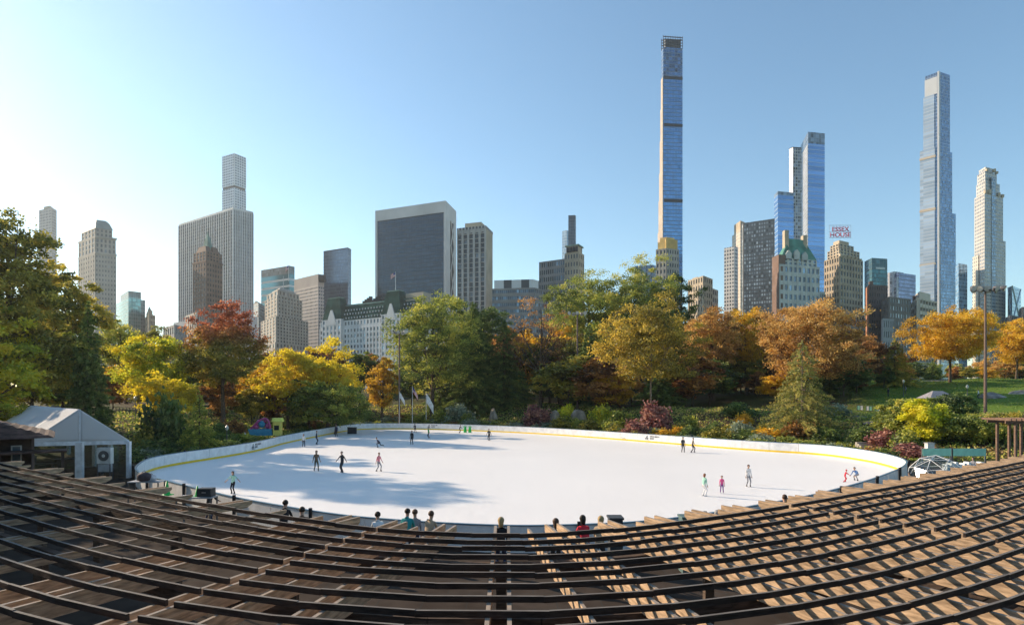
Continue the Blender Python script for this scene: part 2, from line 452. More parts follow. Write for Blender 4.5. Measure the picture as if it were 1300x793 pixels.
def build_pergola():
    # arc-length table
    xs = [-38 + i * .05 for i in range(int(76 / .05) + 1)]; S_ = [0]
    pts = [curve0(x) for x in xs]
    for a, b in zip(pts, pts[1:]): S_.append(S_[-1] + (b - a).length)
    tot = S_[-1]
    def x_at(s):
        lo = int(np.searchsorted(S_, s)); return xs[min(lo, len(xs) - 1)]
    secs = [(-38, -3.1, 'long weathered wooden pergola stretch over the shaded seats beside the white tent'),
            (-3.0, 8.6, 'middle stretch of wooden pergola right under the centre of the ice edge'),
            (8.8, 38, 'sunlit tan wooden pergola stretch curving up towards the clear dome')]
    rnd = random.Random(5)
    for (xa, xb, lab) in secs:
        c, t, n = curve_frame((xa + xb) / 2)
        T = thing('pergola', lab, 'pergola', (c.x, c.y, 0), 0, 'pergola stretches along the near side of the rink')
        og = (c.x, c.y, 0)
        # purlins: arcs over the rafters
        def stations(x0, x1, st=1.15):
            n_ = max(2, int(round((x1 - x0) / st))); return [x0 + (x1 - x0) * i / n_ for i in range(n_ + 1)]
        for k in range(14):
            off = k * .64 + rnd.uniform(-.04, .04)
            ext = rnd.choice((.0, .35, .15)); b = MB(); q = []
            for x in stations(xa + .02, xb - .02):
                p, tt, nn = curve_frame(x); q.append(p + nn * off)
            q[0] = q[0] - (q[1] - q[0]).normalized() * ext * .3
            for i in range(len(q) - 1):
                dz = rnd.uniform(-.012, .012)
                b.obox(q[i], q[i + 1], .052, ZT + .002 + dz, ZT + .105 + dz)
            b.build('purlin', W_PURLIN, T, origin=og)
        # two header beams under the rafters
        for off in (.9, 4.2, 7.4):
            b = MB(); q = []
            for x in stations(xa, xb):
                p, tt, nn = curve_frame(x); q.append(p + nn * off)
            for i in range(len(q) - 1): b.obox(q[i], q[i + 1], .16, ZT - .62, ZT - .345)
            b.build('header_beam', W_POST, T, origin=og)
        # rafters
        s = 0; k = 0
        while s < tot:
            x = x_at(s)
            if xa <= x <= xb:
                p, tt, nn = curve_frame(x)
                main = (k % 2 == 0)
                if not main and -6 <= x < 9 and k % 4 == 1: s += .84; k += 1; continue
                if x < -6 and k % 3: s += .84; k += 1; continue
                if x < -6: main = (k // 3) % 2 == 0
                for sd in ((-.17, .17) if main else (0,)):
                    jut = (1.35 if main else .95) + rnd.uniform(-.08, .08)
                    b = MB(); h = (.34 if main else .27) if x > -6 else (.22 if main else .16)
                    a = p - nn * jut + tt * sd; e = p + nn * 8.2 + tt * sd
                    # end cut on a slant
                    z1 = ZT - .004 + rnd.uniform(-.003, .0)
                    w = .07 if main else .06
                    q0 = a + nn * .22; 
                    b.obox(q0, e, w, z1 - h, z1)
                    A = [a + tt * (w / 2), q0 + tt * (w / 2), q0 - tt * (w / 2), a - tt * (w / 2)]
                    zt, zb, zm = z1, z1 - h, z1 - h * .45
                    b.face([(A[0].x, A[0].y, zt), (A[1].x, A[1].y, zt), (A[1].x, A[1].y, zb), (A[0].x, A[0].y, zm)])
                    b.face([(A[3].x, A[3].y, zm), (A[2].x, A[2].y, zb), (A[2].x, A[2].y, zt), (A[3].x, A[3].y, zt)])
                    b.face([(A[0].x, A[0].y, zm), (A[3].x, A[3].y, zm), (A[3].x, A[3].y, zt), (A[0].x, A[0].y, zt)])
                    b.face([(A[0].x, A[0].y, zt), (A[3].x, A[3].y, zt), (A[2].x, A[2].y, zt), (A[1].x, A[1].y, zt)])
                    b.face([(A[0].x, A[0].y, zm), (A[1].x, A[1].y, zb), (A[2].x, A[2].y, zb), (A[3].x, A[3].y, zm)])
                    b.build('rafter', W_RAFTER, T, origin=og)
                if k % 6 == 0:
                    for off in (.9, 4.2, 7.4):
                        b = MB(); q = p + nn * off
                        b.box(q.x - .11, q.x + .11, q.y - .11, q.y + .11, 0, ZT - .62)
                        b.build('post', W_POST, T, origin=og)
            s += .84; k += 1
build_pergola()

# terraced timber seats under the pergola
def build_seats():
    m = wood('bench_wood', (.08, .055, .04)); st = plain('concrete_step', (.035, .028, .024), .85)
    for j, (off, z) in enumerate(((1.9, .4), (3.5, .8), (5.1, 1.2))):
        T = thing('bench_row', ('front', 'middle', 'uppermost')[j] + ' row of timber seating on concrete steps beneath the pergola', 'seating', (0, 14, 0), 0, 'rows of seating below the pergola')
        q = []; x = 1
        while x <= 34:
            p, tt, nn = curve_frame(x); q.append(p + nn * off); x += 1.15
        b = MB(); c = MB()
        for i in range(len(q) - 1):
            b.obox(q[i], q[i + 1], .45, z + .38, z + .44)
            c.obox(q[i], q[i + 1], 1.55, .02, z, side=.4)
        b.build('seat_board', m, T, origin=(0, 14, 0)); c.build('step', st, T, origin=(0, 14, 0))
        for i in range(0, len(q), 3):
            b = MB(); b.box(q[i].x - .05, q[i].x + .05, q[i].y - .15, q[i].y + .15, z, z + .38)
            b.build('support', st, T, origin=(0, 14, 0))
build_seats()

# ------------------------------------------------------------------ foliage
def leaves_to_mesh(name, C, size, rnd_val, rs, mat, up=0.3, aspect=0.62, origin=(0, 0, 0)):
    n = len(C)
    d = rs.normal(size=(n, 3)); d /= np.linalg.norm(d, axis=1)[:, None]
    e = rs.normal(size=(n, 3)); e[:, 2] *= .6
    e -= (e * d).sum(1)[:, None] * d; e /= np.linalg.norm(e, axis=1)[:, None]
    g = np.cross(d, e)
    s = (size * rs.uniform(.6, 1.35, n))[:, None]
    a = e * s * .5; b = g * s * .5 * aspect
    V = np.empty((n, 4, 3)); V[:, 0] = C - a; V[:, 1] = C + b - a * .1; V[:, 2] = C + a; V[:, 3] = C - b - a * .1
    me = bpy.data.meshes.new(name)
    me.vertices.add(n * 4); me.vertices.foreach_set('co', (V.reshape(-1, 3) - np.array(origin)).astype(np.float32).ravel())
    me.loops.add(n * 4); me.loops.foreach_set('vertex_index', np.arange(n * 4, dtype=np.int32))
    me.polygons.add(n); me.polygons.foreach_set('loop_start', np.arange(0, n * 4, 4, dtype=np.int32))
    try: me.polygons.foreach_set('loop_total', np.full(n, 4, dtype=np.int32))
    except Exception: pass
    at = me.attributes.new('rnd', 'FLOAT', 'FACE'); at.data.foreach_set('value', np.clip(rnd_val, 0, 1).astype(np.float32))
    me.materials.append(mat); me.update(calc_edges=True); me.validate()
    return me

def crown_clumps(rs, rx, ry, rz, n, kind):
    """clump centres: boughs spread over the crown, clumps of leaves gathered on each bough; returns points and bough index"""
    nb = int(np.clip(n / 8, 12, 34))
    d = rs.normal(size=(nb * 3, 3)); d /= np.linalg.norm(d, axis=1)[:, None]
    keep = [0]                              # well-spread directions
    for i in range(1, len(d)):
        if len(keep) >= nb: break
        if min(np.linalg.norm(d[i] - d[j]) for j in keep) > 1.5 / math.sqrt(nb): keep.append(i)
    d = d[keep]; nb = len(d)
    br = rs.uniform(.52, .82, nb); br[rs.rand(nb) < .22] *= .5
    B = d * br[:, None] * np.array([rx, ry, rz])
    R3 = np.array([rx, ry, rz]); sz = rs.uniform(.27, .45, nb)
    idx = rs.randint(0, nb, n); e = rs.normal(size=(n, 3)); e /= np.linalg.norm(e, axis=1)[:, None]
    r = rs.uniform(.25, 1, n) ** .5
    P = B[idx] + e * (r * sz[idx])[:, None] * (R3 * .6 + R3.mean() * .4) * np.array([1, 1, .75])
    u = rs.rand(n) < .28; e2 = rs.normal(size=(n, 3)); e2 /= np.linalg.norm(e2, axis=1)[:, None]
    P[u] = (e2 * (rs.uniform(.1, .82, n) ** .5)[:, None] * R3)[u]
    low = P[:, 2] < -rz * .5
    P[:, 2] = np.where(low, P[:, 2] * .6 - rz * .2, P[:, 2])
    return P, idx

BARK = plain('bark', (.10, .075, .055), .9, noise=.3, scale=4, spec=.1, bump=.5)
BARKL = plain('pale_bark', (.26, .20, .14), .9, noise=.25, scale=4, spec=.1, bump=.4)
def tree_meshes(seed, H, W, mat, kind='round', leaf=.38, dens=1.0, crown0=.28, bark=None, leafn=None, trunk_r=None, clump=1.0):
    """returns (trunk mesh, crown mesh), origin at the foot"""
    rs = np.random.RandomState(seed); rr = random.Random(seed)
    tb = MB(); bark = bark or BARK
    tr = trunk_r or max(.13, H * .018)
    if kind == 'conifer':
        pts = [(0, 0, -.6)] + [(rr.uniform(-.08, .08), rr.uniform(-.08, .08), H * f) for f in (.25, .5, .75, .97)]
        tb.tube(pts, [tr, tr * .8, tr * .6, tr * .35, .02], 7)
        C = []; rv = []
        lev = max(10, int(H / .42)); 
        for i in range(lev):
            f = i / (lev - 1); z = H * (crown0 * .35 + (1 - crown0 * .35) * f)
            rad = W / 2 * (1 - f) ** .8 * rr.uniform(.75, 1.12) + .15
            nb = max(4, int(10 * (1 - f) + 4))
            ph = rr.uniform(0, 6.28)
            for k in range(nb):
                a = ph + k * 6.283 / nb + rr.uniform(-.25, .25); L = rad * rr.uniform(.65, 1.1)
                if rr.random() < .10: continue
                droop = -.18 * L + rr.uniform(-.15, .1)
                m = max(6, int(L * 26 * dens)); t = rs.uniform(.12, 1, m) ** .7
                sp = .05 + .17 * L * (1 - t) * .9
                px = math.cos(a) * L * t + rs.normal(size=m) * sp * .8; py = math.sin(a) * L * t + rs.normal(size=m) * sp * .8
                pz = z + droop * t ** 1.4 + rs.normal(size=m) * .10
                C.append(np.stack([px, py, pz], 1)); rv.append(np.clip(rr.uniform(.1, .7) + .25 * t + rs.uniform(-.2, .2, m), 0, 1))
                if k % 2 == 0: tb.tube([(0, 0, z), (math.cos(a) * L * .8, math.sin(a) * L * .8, z + droop * .7)], [.045, .012], 4, cap=False)
        C = np.concatenate(C); rv = np.concatenate(rv)
        cm = leaves_to_mesh('crown', C, leaf, rv, rs, mat, aspect=.4)
    else:
        c0 = H * crown0; cz = (H + c0) / 2; rz = (H - c0) / 2; rx = W / 2
        lean = (rr.uniform(-.04, .04) * H, rr.uniform(-.04, .04) * H)
        fork = c0 + rz * .25
        tb.tube([(0, 0, -.6), (0, 0, 0), (lean[0] * .3, lean[1] * .3, fork * .5), (lean[0] * .5, lean[1] * .5, fork)], [tr * 1.5, tr * 1.15, tr * .9, tr * .75], 8)
        leader = [(lean[0] * .5, lean[1] * .5, fork), (lean[0] * .8 + rr.uniform(-.3, .3), lean[1], cz + rz * .1), (lean[0], lean[1], cz + rz * .65)]
        tb.tube(leader, [tr * .72, tr * .45, tr * .1], 6)
        n = int(clump * 150 * (0.55 if kind == 'bare' else 1) * max(.5, min(1.7, (W / 11) ** 1.2)))
        P, bidx = crown_clumps(rs, rx, rx * rr.uniform(.85, 1.05), rz, n, kind)
        P[:, 2] += cz; P[:, 0] += lean[0]; P[:, 1] += lean[1]
        # limbs reach from the fork to groups of clumps
        L = []
        nl = 11 if kind != 'bare' else 18
        order = rs.permutation(n)
        for q in order[:nl]:
            e = Vector(P[q]); st = Vector((lean[0] * .5, lean[1] * .5, fork * rr.uniform(.75, 1.0) + (cz - fork) * rr.uniform(0, .7)))
            mid = st.lerp(e, .5) + Vector((rr.uniform(-.5, .5), rr.uniform(-.5, .5), -.06 * rz + rr.uniform(0, .5)))
            tb.tube([st, mid, e], [tr * .45, tr * .26, tr * .07], 5, cap=False); L.append((mid, e))
        for q in order[nl:nl + (70 if kind == 'bare' else 34)]:
            e = Vector(P[q]); mid, end = min(L, key=lambda s: (s[0] - e).length + (s[1] - e).length)
            s0 = mid.lerp(end, rr.uniform(.1, .6)); tb.tube([s0, s0.lerp(e, .55) + Vector((0, 0, rr.uniform(-.1, .3))), e], [tr * .16, tr * .1, .012], 4, cap=False)
        per = int((leafn or 120) * dens)
        bcol = rs.uniform(.05, .85, bidx.max() + 1); cr = np.clip(bcol[bidx] + rs.uniform(-.15, .15, n), 0, 1)
        Ls = []; rv = []
        sig = .42 * (rx / 5.5) ** .6 * (1.0 if kind != 'bare' else .8)
        for k in range(n):
            m = max(3, int(per * rs.uniform(.5, 1.35)))
            s3 = sig * rs.uniform(.7, 1.35)
            q = rs.normal(size=(m, 3)) * np.array([s3, s3, s3 * .55]); q[:, 2] -= (q[:, 0] ** 2 + q[:, 1] ** 2) * .12
            Ls.append(P[k] + q); rv.append(np.clip(cr[k] + rs.normal(size=m) * .16, 0, 1))
        C = np.concatenate(Ls); rv = np.concatenate(rv)
        cm = leaves_to_mesh('crown', C, leaf, rv, rs, mat)
    me = bpy.data.meshes.new('trunk'); me.from_pydata(tb.v, [], tb.f); me.materials.append(bark)
    me.polygons.foreach_set('use_smooth', [True] * len(me.polygons)); me.update()
    return me, cm

G_DARK = leafmat('leaf_dark_green', [(.02, .035, .012), (.045, .07, .018), (.09, .125, .03), (.18, .195, .045)], .35)
G_MID = leafmat('leaf_green', [(.04, .06, .014), (.105, .13, .024), (.21, .22, .035), (.37, .32, .06)], .4)
G_OLIVE = leafmat('leaf_olive', [(.05, .055, .012), (.12, .12, .02), (.22, .19, .03), (.36, .27, .04)], .42)
G_YG = leafmat('leaf_yellow_green', [(.10, .13, .015), (.24, .26, .02), (.46, .40, .025), (.62, .48, .03)], .45)
G_YELL = leafmat('leaf_yellow', [(.26, .21, .02), (.46, .365, .02), (.62, .50, .025), (.72, .60, .05)], .5)
G_GOLD = leafmat('leaf_gold', [(.20, .12, .015), (.42, .26, .02), (.56, .355, .025), (.66, .44, .04)], .48)
G_ORNG = leafmat('leaf_orange', [(.12, .06, .02), (.26, .145, .04), (.38, .235, .065), (.46, .32, .11)], .42)
G_OG = leafmat('leaf_olive_gold', [(.06, .05, .01), (.16, .13, .02), (.31, .22, .03), (.46, .33, .05)], .45)
G_BROWN = leafmat('leaf_brown', [(.05, .025, .012), (.13, .06, .02), (.24, .12, .035), (.36, .19, .05)], .35)
G_RED = leafmat('leaf_red_over_green', [(.06, .06, .015), (.13, .13, .02), (.22, .18, .03), (.30, .2, .03)], .4,
                zgrad=(.40, .66, [(.12, .035, .018), (.24, .075, .035), (.32, .125, .05), (.33, .18, .06)]))
G_PURP = leafmat('leaf_purple_brown', [(.05, .018, .022), (.12, .045, .045), (.22, .10, .08), (.33, .18, .12)], .3)
G_SILV = leafmat('leaf_silver', [(.06, .08, .05), (.12, .145, .10), (.19, .22, .15), (.28, .30, .22)], .3)
G_OLCON = leafmat('needle_olive', [(.03, .045, .015), (.08, .10, .025), (.18, .17, .04), (.30, .24, .06)], .35)
G_CYEL = leafmat('needle_yellow', [(.16, .17, .01), (.36, .36, .015), (.58, .52, .02), (.7, .6, .04)], .4)

def plant_tree(name, label, cat, px, ytop, wpx, D, mat, kind='round', seed=1, yb=None, group=None, **kw):
    x = wx(px, D); z = gz(x, D); top = wz(ytop, D); H = max(1.5, top - z); W = wpx * D / F
    tm, cm = tree_meshes(seed, H, W, mat, kind, **kw)
    T = thing(name, label, cat, (x, D, z), 0, group)
    inst(tm, 'trunk', T); inst(cm, 'crown', T)
    return T
TR = [
 ('deciduous_tree', 'yellow-green lower tree filling the left edge under the tallest one', -8, 372, 130, 66, G_YG, 'round', 51, dict(crown0=.02, clump=1.4)),
 ('deciduous_tree', 'olive tree low behind the far end of the tent roof', 40, 392, 110, 74, G_OLIVE, 'round', 52, dict(crown0=.02, clump=1.4)),
 ('deciduous_tree', 'green tree between the low olive one and the dark brownish conifer', 78, 412, 80, 78, G_MID, 'round', 53, dict(crown0=.02, clump=1.3)),
 # name, label, px, ytop, width px, D, mat, kind, seed, kwargs
 ('deciduous_tree', 'tall olive and yellow leaved tree reaching highest at the far left edge, behind the tent', 8, 246, 150, 70, G_OLIVE, 'round', 11, dict(crown0=.12, clump=2.0)),
 ('deciduous_tree', 'green tree just beside the tallest edge tree, in front of the mansard tower', 85, 330, 105, 84, G_OLIVE, 'round', 12, dict(crown0=.18, clump=1.3)),
 ('conifer_tree', 'dark brownish green conifer rising right behind the peak of the white tent', 112, 384, 66, 74, G_DARK, 'conifer', 13, dict(crown0=.1, dens=1.2)),
 ('deciduous_tree', 'green crown between the dark conifer and the pale yellow-green tree, low against the sky', 160, 404, 60, 130, G_MID, 'round', 14, {}),
 ('deciduous_tree', 'olive crown behind the yellow-green tree, below the little turret building', 192, 408, 60, 140, G_OLIVE, 'round', 15, {}),
 ('deciduous_tree', 'broad yellow-green tree standing left of the red maple', 196, 420, 108, 98, G_YG, 'round', 16, dict(crown0=.15)),
 ('deciduous_tree', 'small bright yellow tree low in front of the yellow-green one', 210, 466, 82, 86, G_YELL, 'round', 17, dict(crown0=.1, leaf=.28)),
 ('maple_tree', 'maple with a red top over green lower leaves in front of the striped tower', 284, 381, 112, 100, G_RED, 'round', 18, dict(crown0=.22, clump=1.3)),
 ('conifer_tree', 'small green conifer at the foot of the red-topped maple', 253, 497, 58, 70, G_MID, 'conifer', 19, dict(crown0=.05, dens=1.5, leaf=.24)),
 ('deciduous_tree', 'orange-tinged tree filling the gap right of the red-topped maple', 330, 462, 64, 112, G_GOLD, 'round', 20, {}),
 ('deciduous_tree', 'bright yellow tree with a rounded top below the domed limestone tower', 366, 436, 92, 108, G_YELL, 'round', 21, dict(crown0=.12)),
 ('deciduous_tree', 'tallest bright yellow tree in front of the green mansard roof hotel', 415, 424, 88, 112, G_YELL, 'round', 22, dict(crown0=.12)),
 ('deciduous_tree', 'dark green tree under the bright yellow ones, next to the flagpoles', 425, 478, 84, 104, G_MID, 'round', 23, dict(crown0=.05, leaf=.28)),
 ('deciduous_tree', 'small dark green crown between the yellow trees and the golden tree', 456, 440, 42, 135, G_DARK, 'round', 24, {}),
 ('deciduous_tree', 'narrow golden orange tree just left of the big green tree', 485, 446, 52, 128, G_GOLD, 'round', 25, dict(crown0=.1)),
 ('deciduous_tree', 'big dense green tree in front of the dark glass slab building', 548, 364, 132, 132, G_MID, 'round', 26, dict(crown0=.12, clump=1.7)),
 ('conifer_tree', 'dark evergreen beside the big dense green tree', 600, 384, 90, 138, G_DARK, 'conifer', 27, dict(crown0=.05, dens=1.5, leaf=.4)),
 ('deciduous_tree', 'dark green broad crown between the big dense green tree and the nearly bare tree', 618, 376, 92, 146, G_DARK, 'round', 127, dict(crown0=.1, clump=1.4)),
 ('conifer_tree', 'shorter dark evergreen left of the nearly bare tree', 640, 405, 76, 140, G_DARK, 'conifer', 28, dict(crown0=.05, dens=1.4, leaf=.4)),
 ('deciduous_tree', 'nearly bare brown tree with dark spreading limbs showing in the middle of the wood', 686, 370, 116, 134, G_BROWN, 'bare', 29, dict(crown0=.2, dens=.22, trunk_r=.42)),
 ('deciduous_tree', 'high green crown left of the golden-topped tower, behind the yellow-olive tree', 748, 332, 140, 168, G_MID, 'round', 30, dict(crown0=.12, clump=2.2, leaf=.42)),
 ('deciduous_tree', 'high green crown running right below the golden-topped tower', 815, 326, 125, 170, G_MID, 'round', 31, dict(crown0=.12, clump=2.2, leaf=.42)),
 ('deciduous_tree', 'dark green crown sloping down at the right end of the high green trees', 862, 344, 82, 165, G_DARK, 'round', 32, dict(crown0=.2, leaf=.42)),
 ('deciduous_tree', 'large yellow-olive tree with a pale thin trunk standing behind the purple shrub', 826, 376, 150, 106, G_OG, 'round', 33, dict(crown0=.26, clump=1.35, dens=.75, bark=BARKL, trunk_r=.2)),
 ('conifer_tree', 'dark green conifer in the shadow behind the centre light pole', 748, 412, 70, 142, G_DARK, 'conifer', 34, dict(crown0=.05, dens=1.4, leaf=.4)),
 ('deciduous_tree', 'copper brown tree between the yellow-olive tree and the big orange oak', 905, 386, 84, 140, G_ORNG, 'round', 35, {}),
 ('deciduous_tree', 'brown and gold tree left of the big orange oak, half behind it', 948, 384, 72, 146, G_GOLD, 'round', 36, {}),
 ('oak_tree', 'big orange oak with the tallest rounded crown below the green-roofed hotel', 1022, 374, 138, 122, G_ORNG, 'round', 37, dict(crown0=.12, clump=1.7)),
 ('conifer_tree', 'feathery olive conifer standing alone in front of the big orange oak', 1018, 432, 114, 84, G_OLCON, 'conifer', 38, dict(crown0=.2, dens=1.0, leaf=.26, bark=BARKL)),
 ('deciduous_tree', 'brownish green tree right of the big orange oak', 1095, 420, 76, 142, G_BROWN, 'round', 39, {}),
 ('conifer_tree', 'olive green conifer beside the gap in front of the grey apartment block', 1136, 430, 60, 140, G_OLIVE, 'conifer', 40, dict(dens=1.3, leaf=.36)),
 ('maple_tree', 'glowing orange and gold maple on the lawn below the tallest glass tower', 1206, 387, 112, 140, G_GOLD, 'round', 41, dict(crown0=.2, clump=1.6)),
 ('maple_tree', 'deep orange maple cut by the right edge, beyond the tall light pole', 1290, 408, 76, 165, G_GOLD, 'round', 42, dict(crown0=.22, clump=1.2)),
]
for nm, lab, px, yt, w, D, mat, kind, seed, kw in TR:
    plant_tree(nm, lab, 'tree', px, yt, w, D, mat, kind, seed, **kw)

# woodland behind, seven crown shapes shared
protos = []
for k, (mt, kd) in enumerate(((G_MID, 'round'), (G_OLIVE, 'round'), (G_DARK, 'round'), (G_BROWN, 'round'), (G_GOLD, 'round'), (G_DARK, 'conifer'), (G_ORNG, 'round'))):
    protos.append(tree_meshes(200 + k, 11, 9, mt, kd, leaf=.42, crown0=.08, dens=.8))
WL = ['green tree in the wood behind the rink, among its neighbours', 'olive tree in the wood behind the rink, among its neighbours', 'dark leafy tree in the wood behind the rink, among its neighbours',
      'brown tree in the wood behind the rink, among its neighbours', 'gold tree in the wood behind the rink, among its neighbours', 'dark conifer in the wood behind the rink, among its neighbours', 'copper tree in the wood behind the rink, among its neighbours']
rb = random.Random(9)
def back_tree(px, ytop, D, k, wide=1.0):
    x = wx(px, D); z = gz(x, D); H = max(3, wz(ytop, D) - z); s = H / 11
    T = thing('woodland_tree', WL[k], 'tree', (x, D, z), rb.uniform(0, 6), ('green', 'olive', 'dark leafy', 'brown', 'gold', 'conifer', 'copper')[k] + ' trees of the wood behind the rink')
    inst(protos[k][0], 'trunk', T, scale=(s, s, s)); inst(protos[k][1], 'crown', T, scale=(s * wide, s * wide, s))
for i in range(46):
    px = -30 + i * 29.5 + rb.uniform(-8, 8)
    D = rb.uniform(158, 205) if px > 430 else rb.uniform(118, 160)
    yt = 448 + rb.uniform(-8, 14)
    if px < 130: yt = 440 + rb.uniform(0, 30)
    if 560 < px < 980: yt = 425 + rb.uniform(0, 20)
    if px > 1080: yt = 452 + rb.uniform(-4, 8); D = rb.uniform(200, 240)
    k = rb.choice([0, 1, 2, 3, 5, 5, 2] if 440 < px < 800 else [0, 1, 3, 4, 6, 1, 5])
    back_tree(px, yt, D, k, 1.25)
for i in range(16):
    back_tree(700 + i * 26 + rb.uniform(-8, 8), 452 + rb.uniform(-10, 22), rb.uniform(122, 150), (2, 1, 3, 4, 6, 5, 2, 3)[i % 8], 1.5)
for (px, yt, k) in ((640, 418, 3), (662, 410, 4), (688, 418, 1), (712, 405, 4), (735, 412, 1), (770, 400, 0), (880, 398, 1), (900, 408, 3), (925, 396, 4), (950, 404, 6), (975, 400, 3), (1070, 412, 1), (1100, 428, 0)):
    back_tree(px, yt, 156 + (px % 7), k, 1.0)
for i in range(22):      # unseen trees added behind and beside the camera to darken the foreground
    a = R(188 + i * 8.0); rr_ = 17 + (i % 3) * 5; x, y = math.cos(a) * rr_ * 1.25, math.sin(a) * rr_ - 1; h = 15 + (i * 7 % 5)
    T = thing('woodland_tree', 'unseen dark leafy tree added around the viewpoint to block skylight', 'tree', (x, y, 0), i * 1.3, 'unseen trees added around the viewpoint'); inst(protos[2][0], 'trunk', T, scale=(h / 11,) * 3); inst(protos[2][1], 'crown', T, scale=(h / 11,) * 3)
for i in range(12):
    back_tree(1085 + i * 21 + rb.uniform(-6, 6), 458 + rb.uniform(-4, 8), rb.uniform(180, 200), (3, 1, 4, 6, 2, 5)[i % 6], 1.5)
for (x, y, h) in ((-42, 28, 20), (-52, 36, 22), (-36, 21, 18), (-62, 46, 22), (-58, 30, 24), (-47, 20, 20), (-30, 14, 15), (-33, 25, 14), (-27, 18, 12), (-44, 36, 18), (-38, 14, 18), (-66, 38, 24), (-50, 27, 22), (-24, 11, 12)):  # out-of-frame trees placed so their shade falls on the left pergola
    T = thing('woodland_tree', 'unseen dark leafy tree placed to shade the pergola from the left', 'tree', (x, y, gz(x, y)), rb.uniform(0, 6), 'unseen shade trees placed beside the pergola'); inst(protos[2][0], 'trunk', T, scale=(h / 11,) * 3); inst(protos[2][1], 'crown', T, scale=(h / 11,) * 3)
for i, px in enumerate((520, 560, 590, 625, 660, 700, 735, 770, 905, 935, 980, 1050, 1085, 1120)):
    back_tree(px + rb.uniform(-6, 6), 462 + rb.uniform(-10, 14), rb.uniform(134, 150), (2, 5, 2, 5, 5, 2, 5, 2, 2, 3, 3, 2, 5, 2)[i], 1.1)
for i, px in enumerate((-8, 25, 55, 90, 145, 175, 240, 285, 320, 355, 395)):
    back_tree(px + rb.uniform(-6, 6), 476 + rb.uniform(-6, 12), rb.uniform(100, 116), (1, 0, 1, 2, 3, 1, 0, 3, 1, 3, 0)[i], 1.2)

# ------------------------------------------------------------------ shrubs
def shrub_mesh(seed, mat, n=42, per=46, leaf=.2, flat=.8):
    """unit shrub: about 1 m radius, 1.6 m high"""
    rs = np.random.RandomState(seed); d = rs.normal(size=(n, 3)); d[:, 2] = np.abs(d[:, 2]); d /= np.linalg.norm(d, axis=1)[:, None]
    r = rs.uniform(.35, 1, n) ** .5; P = d * r[:, None] * np.array([1, 1, 1.35 * flat])
    P *= rs.uniform(.8, 1.1, n)[:, None]; cr = rs.uniform(.1, .8, n)
    C = []; rv = []
    for k in range(n):
        q = rs.normal(size=(per, 3)) * .17; C.append(P[k] + q + [0, 0, .12]); rv.append(cr[k] + rs.normal(size=per) * .17)
    C = np.concatenate(C); C[:, 2] = np.abs(C[:, 2])
    cm = leaves_to_mesh('foliage', C, leaf, np.concatenate(rv), rs, mat)
    b = MB()
    for k in range(7): b.tube([(0, 0, -.2), tuple(P[k] * .55), tuple(P[k])], [.03, .02, .006], 4, cap=False)
    me = bpy.data.meshes.new('stem'); me.from_pydata(b.v, [], b.f); me.materials.append(BARK); me.update()
    return me, cm
SH = {'green': shrub_mesh(301, G_MID), 'dark': shrub_mesh(302, G_DARK), 'olive': shrub_mesh(303, G_OLIVE), 'lime': shrub_mesh(304, G_YG),
      'purple': shrub_mesh(305, G_PURP, flat=1.0), 'silver': shrub_mesh(306, G_SILV), 'brown': shrub_mesh(307, G_BROWN), 'yellow': shrub_mesh(308, G_CYEL), 'gold': shrub_mesh(309, G_GOLD)}
def shrub(px, ytop, wpx, D, k, label, group=None, name='shrub'):
    x = wx(px, D); z = gz(x, D); H = max(.5, wz(ytop, D) - z); W = wpx * D / F
    T = thing(name, label, 'shrub', (x, D, z), rb.uniform(0, 6), group)
    inst(SH[k][0], 'stem', T, scale=(W / 2.3, W / 2.3, H / 1.35)); inst(SH[k][1], 'foliage', T, scale=(W / 2.3, W / 2.3, H / 1.35))
for a in [
 (211, 500, 60, 72, 'dark', 'rounded dark shrub between the tent and the small green conifer'),
 (204, 541, 40, 74, 'silver', 'silvery mounded shrub on the bank right of the tent'),
 (216, 552, 30, 72, 'lime', 'low lime green shrub on the bank above the left end of the boards'),
 (184, 540, 34, 70, 'olive', 'olive shrub close behind the right tent post'),
 (583, 512, 40, 128, 'silver', 'pale silvery shrub above the far boards near the green skating aids'),
 (560, 519, 30, 126, 'green', 'green shrub next to the white flag on its pole'),
 (682, 519, 42, 116, 'purple', 'mauve brown shrub beside the tan boulders on the far bank'),
 (718, 512, 26, 118, 'yellow', 'little yellow shrub between the two tan boulders'),
 (762, 514, 36, 112, 'lime', 'lime shrub just right of the tan boulders'),
 (785, 521, 42, 104, 'green', 'rounded green mound of a shrub left of the big purple shrub'),
 (832, 516, 46, 98, 'purple', 'big purple shrub at the foot of the pale trunk'),
 (808, 536, 36, 94, 'purple', 'low purple shrub creeping down to the far boards'),
 (876, 540, 18, 90, 'dark', 'first of two small clipped dark bushes on the far bank'),
 (893, 542, 18, 90, 'dark', 'second of two small clipped dark bushes, nearer the olive conifer'),
 (936, 510, 44, 100, 'dark', 'spreading dark shrub left of the olive conifer'),
 (945, 524, 26, 94, 'gold', 'small rusty gold shrub under the spreading dark one'),
 (1062, 512, 34, 92, 'silver', 'weeping grey green shrub right of the olive conifer'),
 (1150, 545, 40, 68, 'green', 'low green shrub below the tall one, above the corner of the boards'),
]: shrub(*a)
rs_ = random.Random(21)
LBL = {'green': 'low green shrub on the planted bank around the boards', 'dark': 'low dark shrub on the planted bank around the boards', 'olive': 'low olive shrub on the planted bank around the boards',
       'lime': 'low lime shrub on the planted bank around the boards', 'brown': 'low brown shrub on the planted bank around the boards', 'silver': 'low silvery shrub on the planted bank around the boards',
       'purple': 'low mauve shrub on the planted bank around the boards', 'gold': 'low gold shrub on the planted bank around the boards'}
cnt = 0
